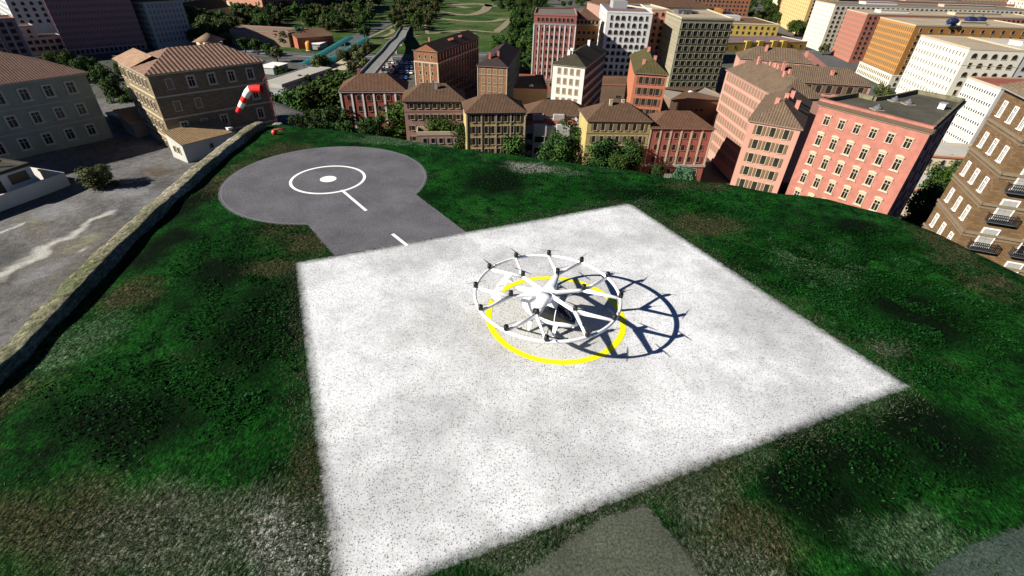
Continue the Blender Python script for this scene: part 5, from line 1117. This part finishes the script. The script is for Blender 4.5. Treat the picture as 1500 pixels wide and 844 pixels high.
def bpt(x, th, grow=0):
    hw, z0, z1 = body_ring(x); zc = (z0 + z1) / 2; hh = (z1 - z0) / 2
    c, s = math.cos(th), math.sin(th); e = .78
    return Vector((x, (hw + grow) * math.copysign(abs(c) ** e, c), zc + (hh + grow) * math.copysign(abs(s) ** e, s)))
NX = 36; xs_ = [-1.75 + 4.01 * i / NX for i in range(NX + 1)]
c = MB(); c.rings([[bpt(x, 2 * math.pi * j / 36) for j in range(36)] for x in xs_]); fus = c.build('fuselage', wp, g)
def patch(name, mat, x0, x1, t0f, t1f, parent, nx=18, nt_=8, grow=.012):
    c = MB(); rs = []
    for i in range(nx + 1):
        x = x0 + (x1 - x0) * i / nx; u = i / nx; ta, tb = t0f(u), t1f(u)
        rs.append([bpt(x, ta + (tb - ta) * j / nt_, grow) for j in range(nt_ + 1)])
    c.rings(rs, closed=False, cap=False); return c.build(name, mat, parent)
for s in (0, 1):   # side windows and doors
    f = (lambda t: t) if s == 0 else (lambda t: math.pi - t)
    patch('side_window', cg, -.75, .72, lambda u: f(-.02 - .1 * u), lambda u: f(.3 + .75 * min(1, u * 2.2)), fus)
patch('windscreen', cg, .78, 2.05, lambda u: -.08 + .25 * u, lambda u: math.pi + .08 - .25 * u, fus, 18, 16)
patch('belly_panel', dk, -1.2, 2.0, lambda u: math.pi + .75, lambda u: 2 * math.pi - .75, fus, 16, 8)
for y in (-.36, .36):
    c = MB(); c.lathe([(.07, 0), (.05, .03)], 10, 0, (2.0, y, .75)); c.build('landing_lamp', MT['white'], fus)
# skids
for s in (-1, 1):
    c = MB(); c.tube([(-1.75, s * 1.02, .2), (-1.5, s * 1.02, .07), (1.35, s * 1.02, .07), (1.65, s * 1.02, .17), (1.85, s * 1.02, .32)], .055, 8); sk = c.build('skid', dk, g)
    for x in (-.85, .85):
        c = MB(); c.rings([[(x + dx, s * (.45 + .57 * t), .75 - .68 * t) for dx in ()] for t in ()] or [[(x - .16 + .08 * t, s * (.5 + .5 * t), .78 - .68 * t), (x + .16 - .08 * t, s * (.5 + .5 * t), .78 - .68 * t), (x + .16 - .08 * t, s * (.44 + .5 * t), .7 - .66 * t), (x - .16 + .08 * t, s * (.44 + .5 * t), .7 - .66 * t)] for t in (0, .5, 1)], sm=False)
        c.build('leg', wp, sk)
# pylon and hub fairings
c = MB(); c.rings([[(-.35 + r * 1.35 * math.cos(j * math.pi / 10), r * .8 * math.sin(j * math.pi / 10), z) for j in range(20)] for r, z in ((.62, 1.95), (.5, 2.2), (.5, 2.42), (.62, 2.6), (.66, 2.74), (.45, 2.86), (.05, 2.9))]); c.build('pylon', wp, g)
c = MB(); c.rings([[(x, wy * math.cos(j * math.pi / 6), 2.62 + hz_ * math.sin(j * math.pi / 6)) for j in range(12)] for x, wy, hz_ in ((-2.15, .05, .04), (-1.95, .2, .12), (-1.3, .28, .17), (-.5, .34, .2), (.1, .3, .15))]); c.build('tail_boom', wp, g)
# ring
n = 96; c = MB()
prof = [(.1 * math.cos(j * math.pi / 4), .115 * math.sin(j * math.pi / 4)) for j in range(8)]
c.rings([[((4.65 + a) * math.cos(2 * math.pi * i / n), (4.65 + a) * math.sin(2 * math.pi * i / n), ZR + b_) for a, b_ in prof] for i in range(n + 1)], cap=False); c.build('rotor_ring', wp, g)
mot = None; prop = None
def hub_pt(a, r): return Vector((r * math.cos(a), r * math.sin(a), ZR))
hubs = []
A0 = R(86.83) - HEAD
for k_ in range(6):
    ai = A0 - R(15) - R(60) * k_
    pin = hub_pt(ai, 2.41); hubs.append(pin)
    thick = k_ in (0, 3)
    c = MB(); p0 = hub_pt(ai, .25)
    N_ = 6
    pth = [p0.lerp(pin, i / N_) for i in range(N_ + 1)]
    c.tube(pth, [(.5 - .33 * (i / N_) ** .8) if thick else (.14 - .04 * i / N_) for i in range(N_ + 1)], 10, 0, .5 if thick else 1.25); c.build('arm', wp, g)
    for da in (15, -15):
        po_ = hub_pt(ai + R(da), 4.62)
        big_ = thick and da == 15 or k_ == 2
        c = MB(); c.tube([pin, pin.lerp(po_, .5), po_], [.1 if not big_ else .12, .085, .075], 8, 0, 1.6); c.build('branch', wp, g)
        hubs.append(hub_pt(ai + R(da), 4.65))
prng = random.Random(4)
for h in hubs:
    if mot is None:
        c = MB(); c.lathe([(.1, -.02), (.15, .06), (.15, .3), (.13, .36), (.04, .38)], 14); o = c.build('motor', blk, g); mot = o.data
        c = MB()
        for s in (-1, 1):
            c.rings([[(s * r, y0 * 1.0, .405 + t), (s * r, y0 + wd, .405 - t), (s * r, y0 + wd, .395 - t), (s * r, y0, .395 + t)] for r, y0, wd, t in ((.04, -.025, .05, .01), (.2, -.03, .06, .012), (.5, -.025, .04, .006), (.7, -.012, .024, .003))], sm=False)
        pr_ = c.build('propeller', dk, o); prop = pr_.data
    else:
        o = link('motor', mot, g); pr_ = link('propeller', prop, o)
    o.location = h + Vector((0, 0, .07)); pr_.rotation_euler = (0, 0, prng.uniform(0, 3.14))
# tailplane with end fins
c = MB()
c.rings([[(-3.2 + .08 * abs(y) - ch * .5 + xx * ch, y, 2.5 + zz) for xx, zz in ((0, 0), (.3, .05), (1, 0), (.3, -.04))] for y, ch in ((-1.2, .42), (-.6, .5), (0, .55), (.6, .5), (1.2, .42))], sm=False); tp = c.build('tailplane', wp, g)
for y in (-1.2, 1.2):
    c = MB(); c.rings([[(-3.4 + xx, y + yy, z) for xx, yy in ((0, 0), (.3, .035), (.62, 0), (.3, -.035))] for z in (2.05, 2.5, 2.8)], sm=False); c.build('end_fin', wp, tp)
for y in (-.8, .8):
    c = MB(); c.tube([(-3.1, y, 2.5), (-2.75, y * 1.35, ZR)], .05, 6); c.build('strut', wp, tp)
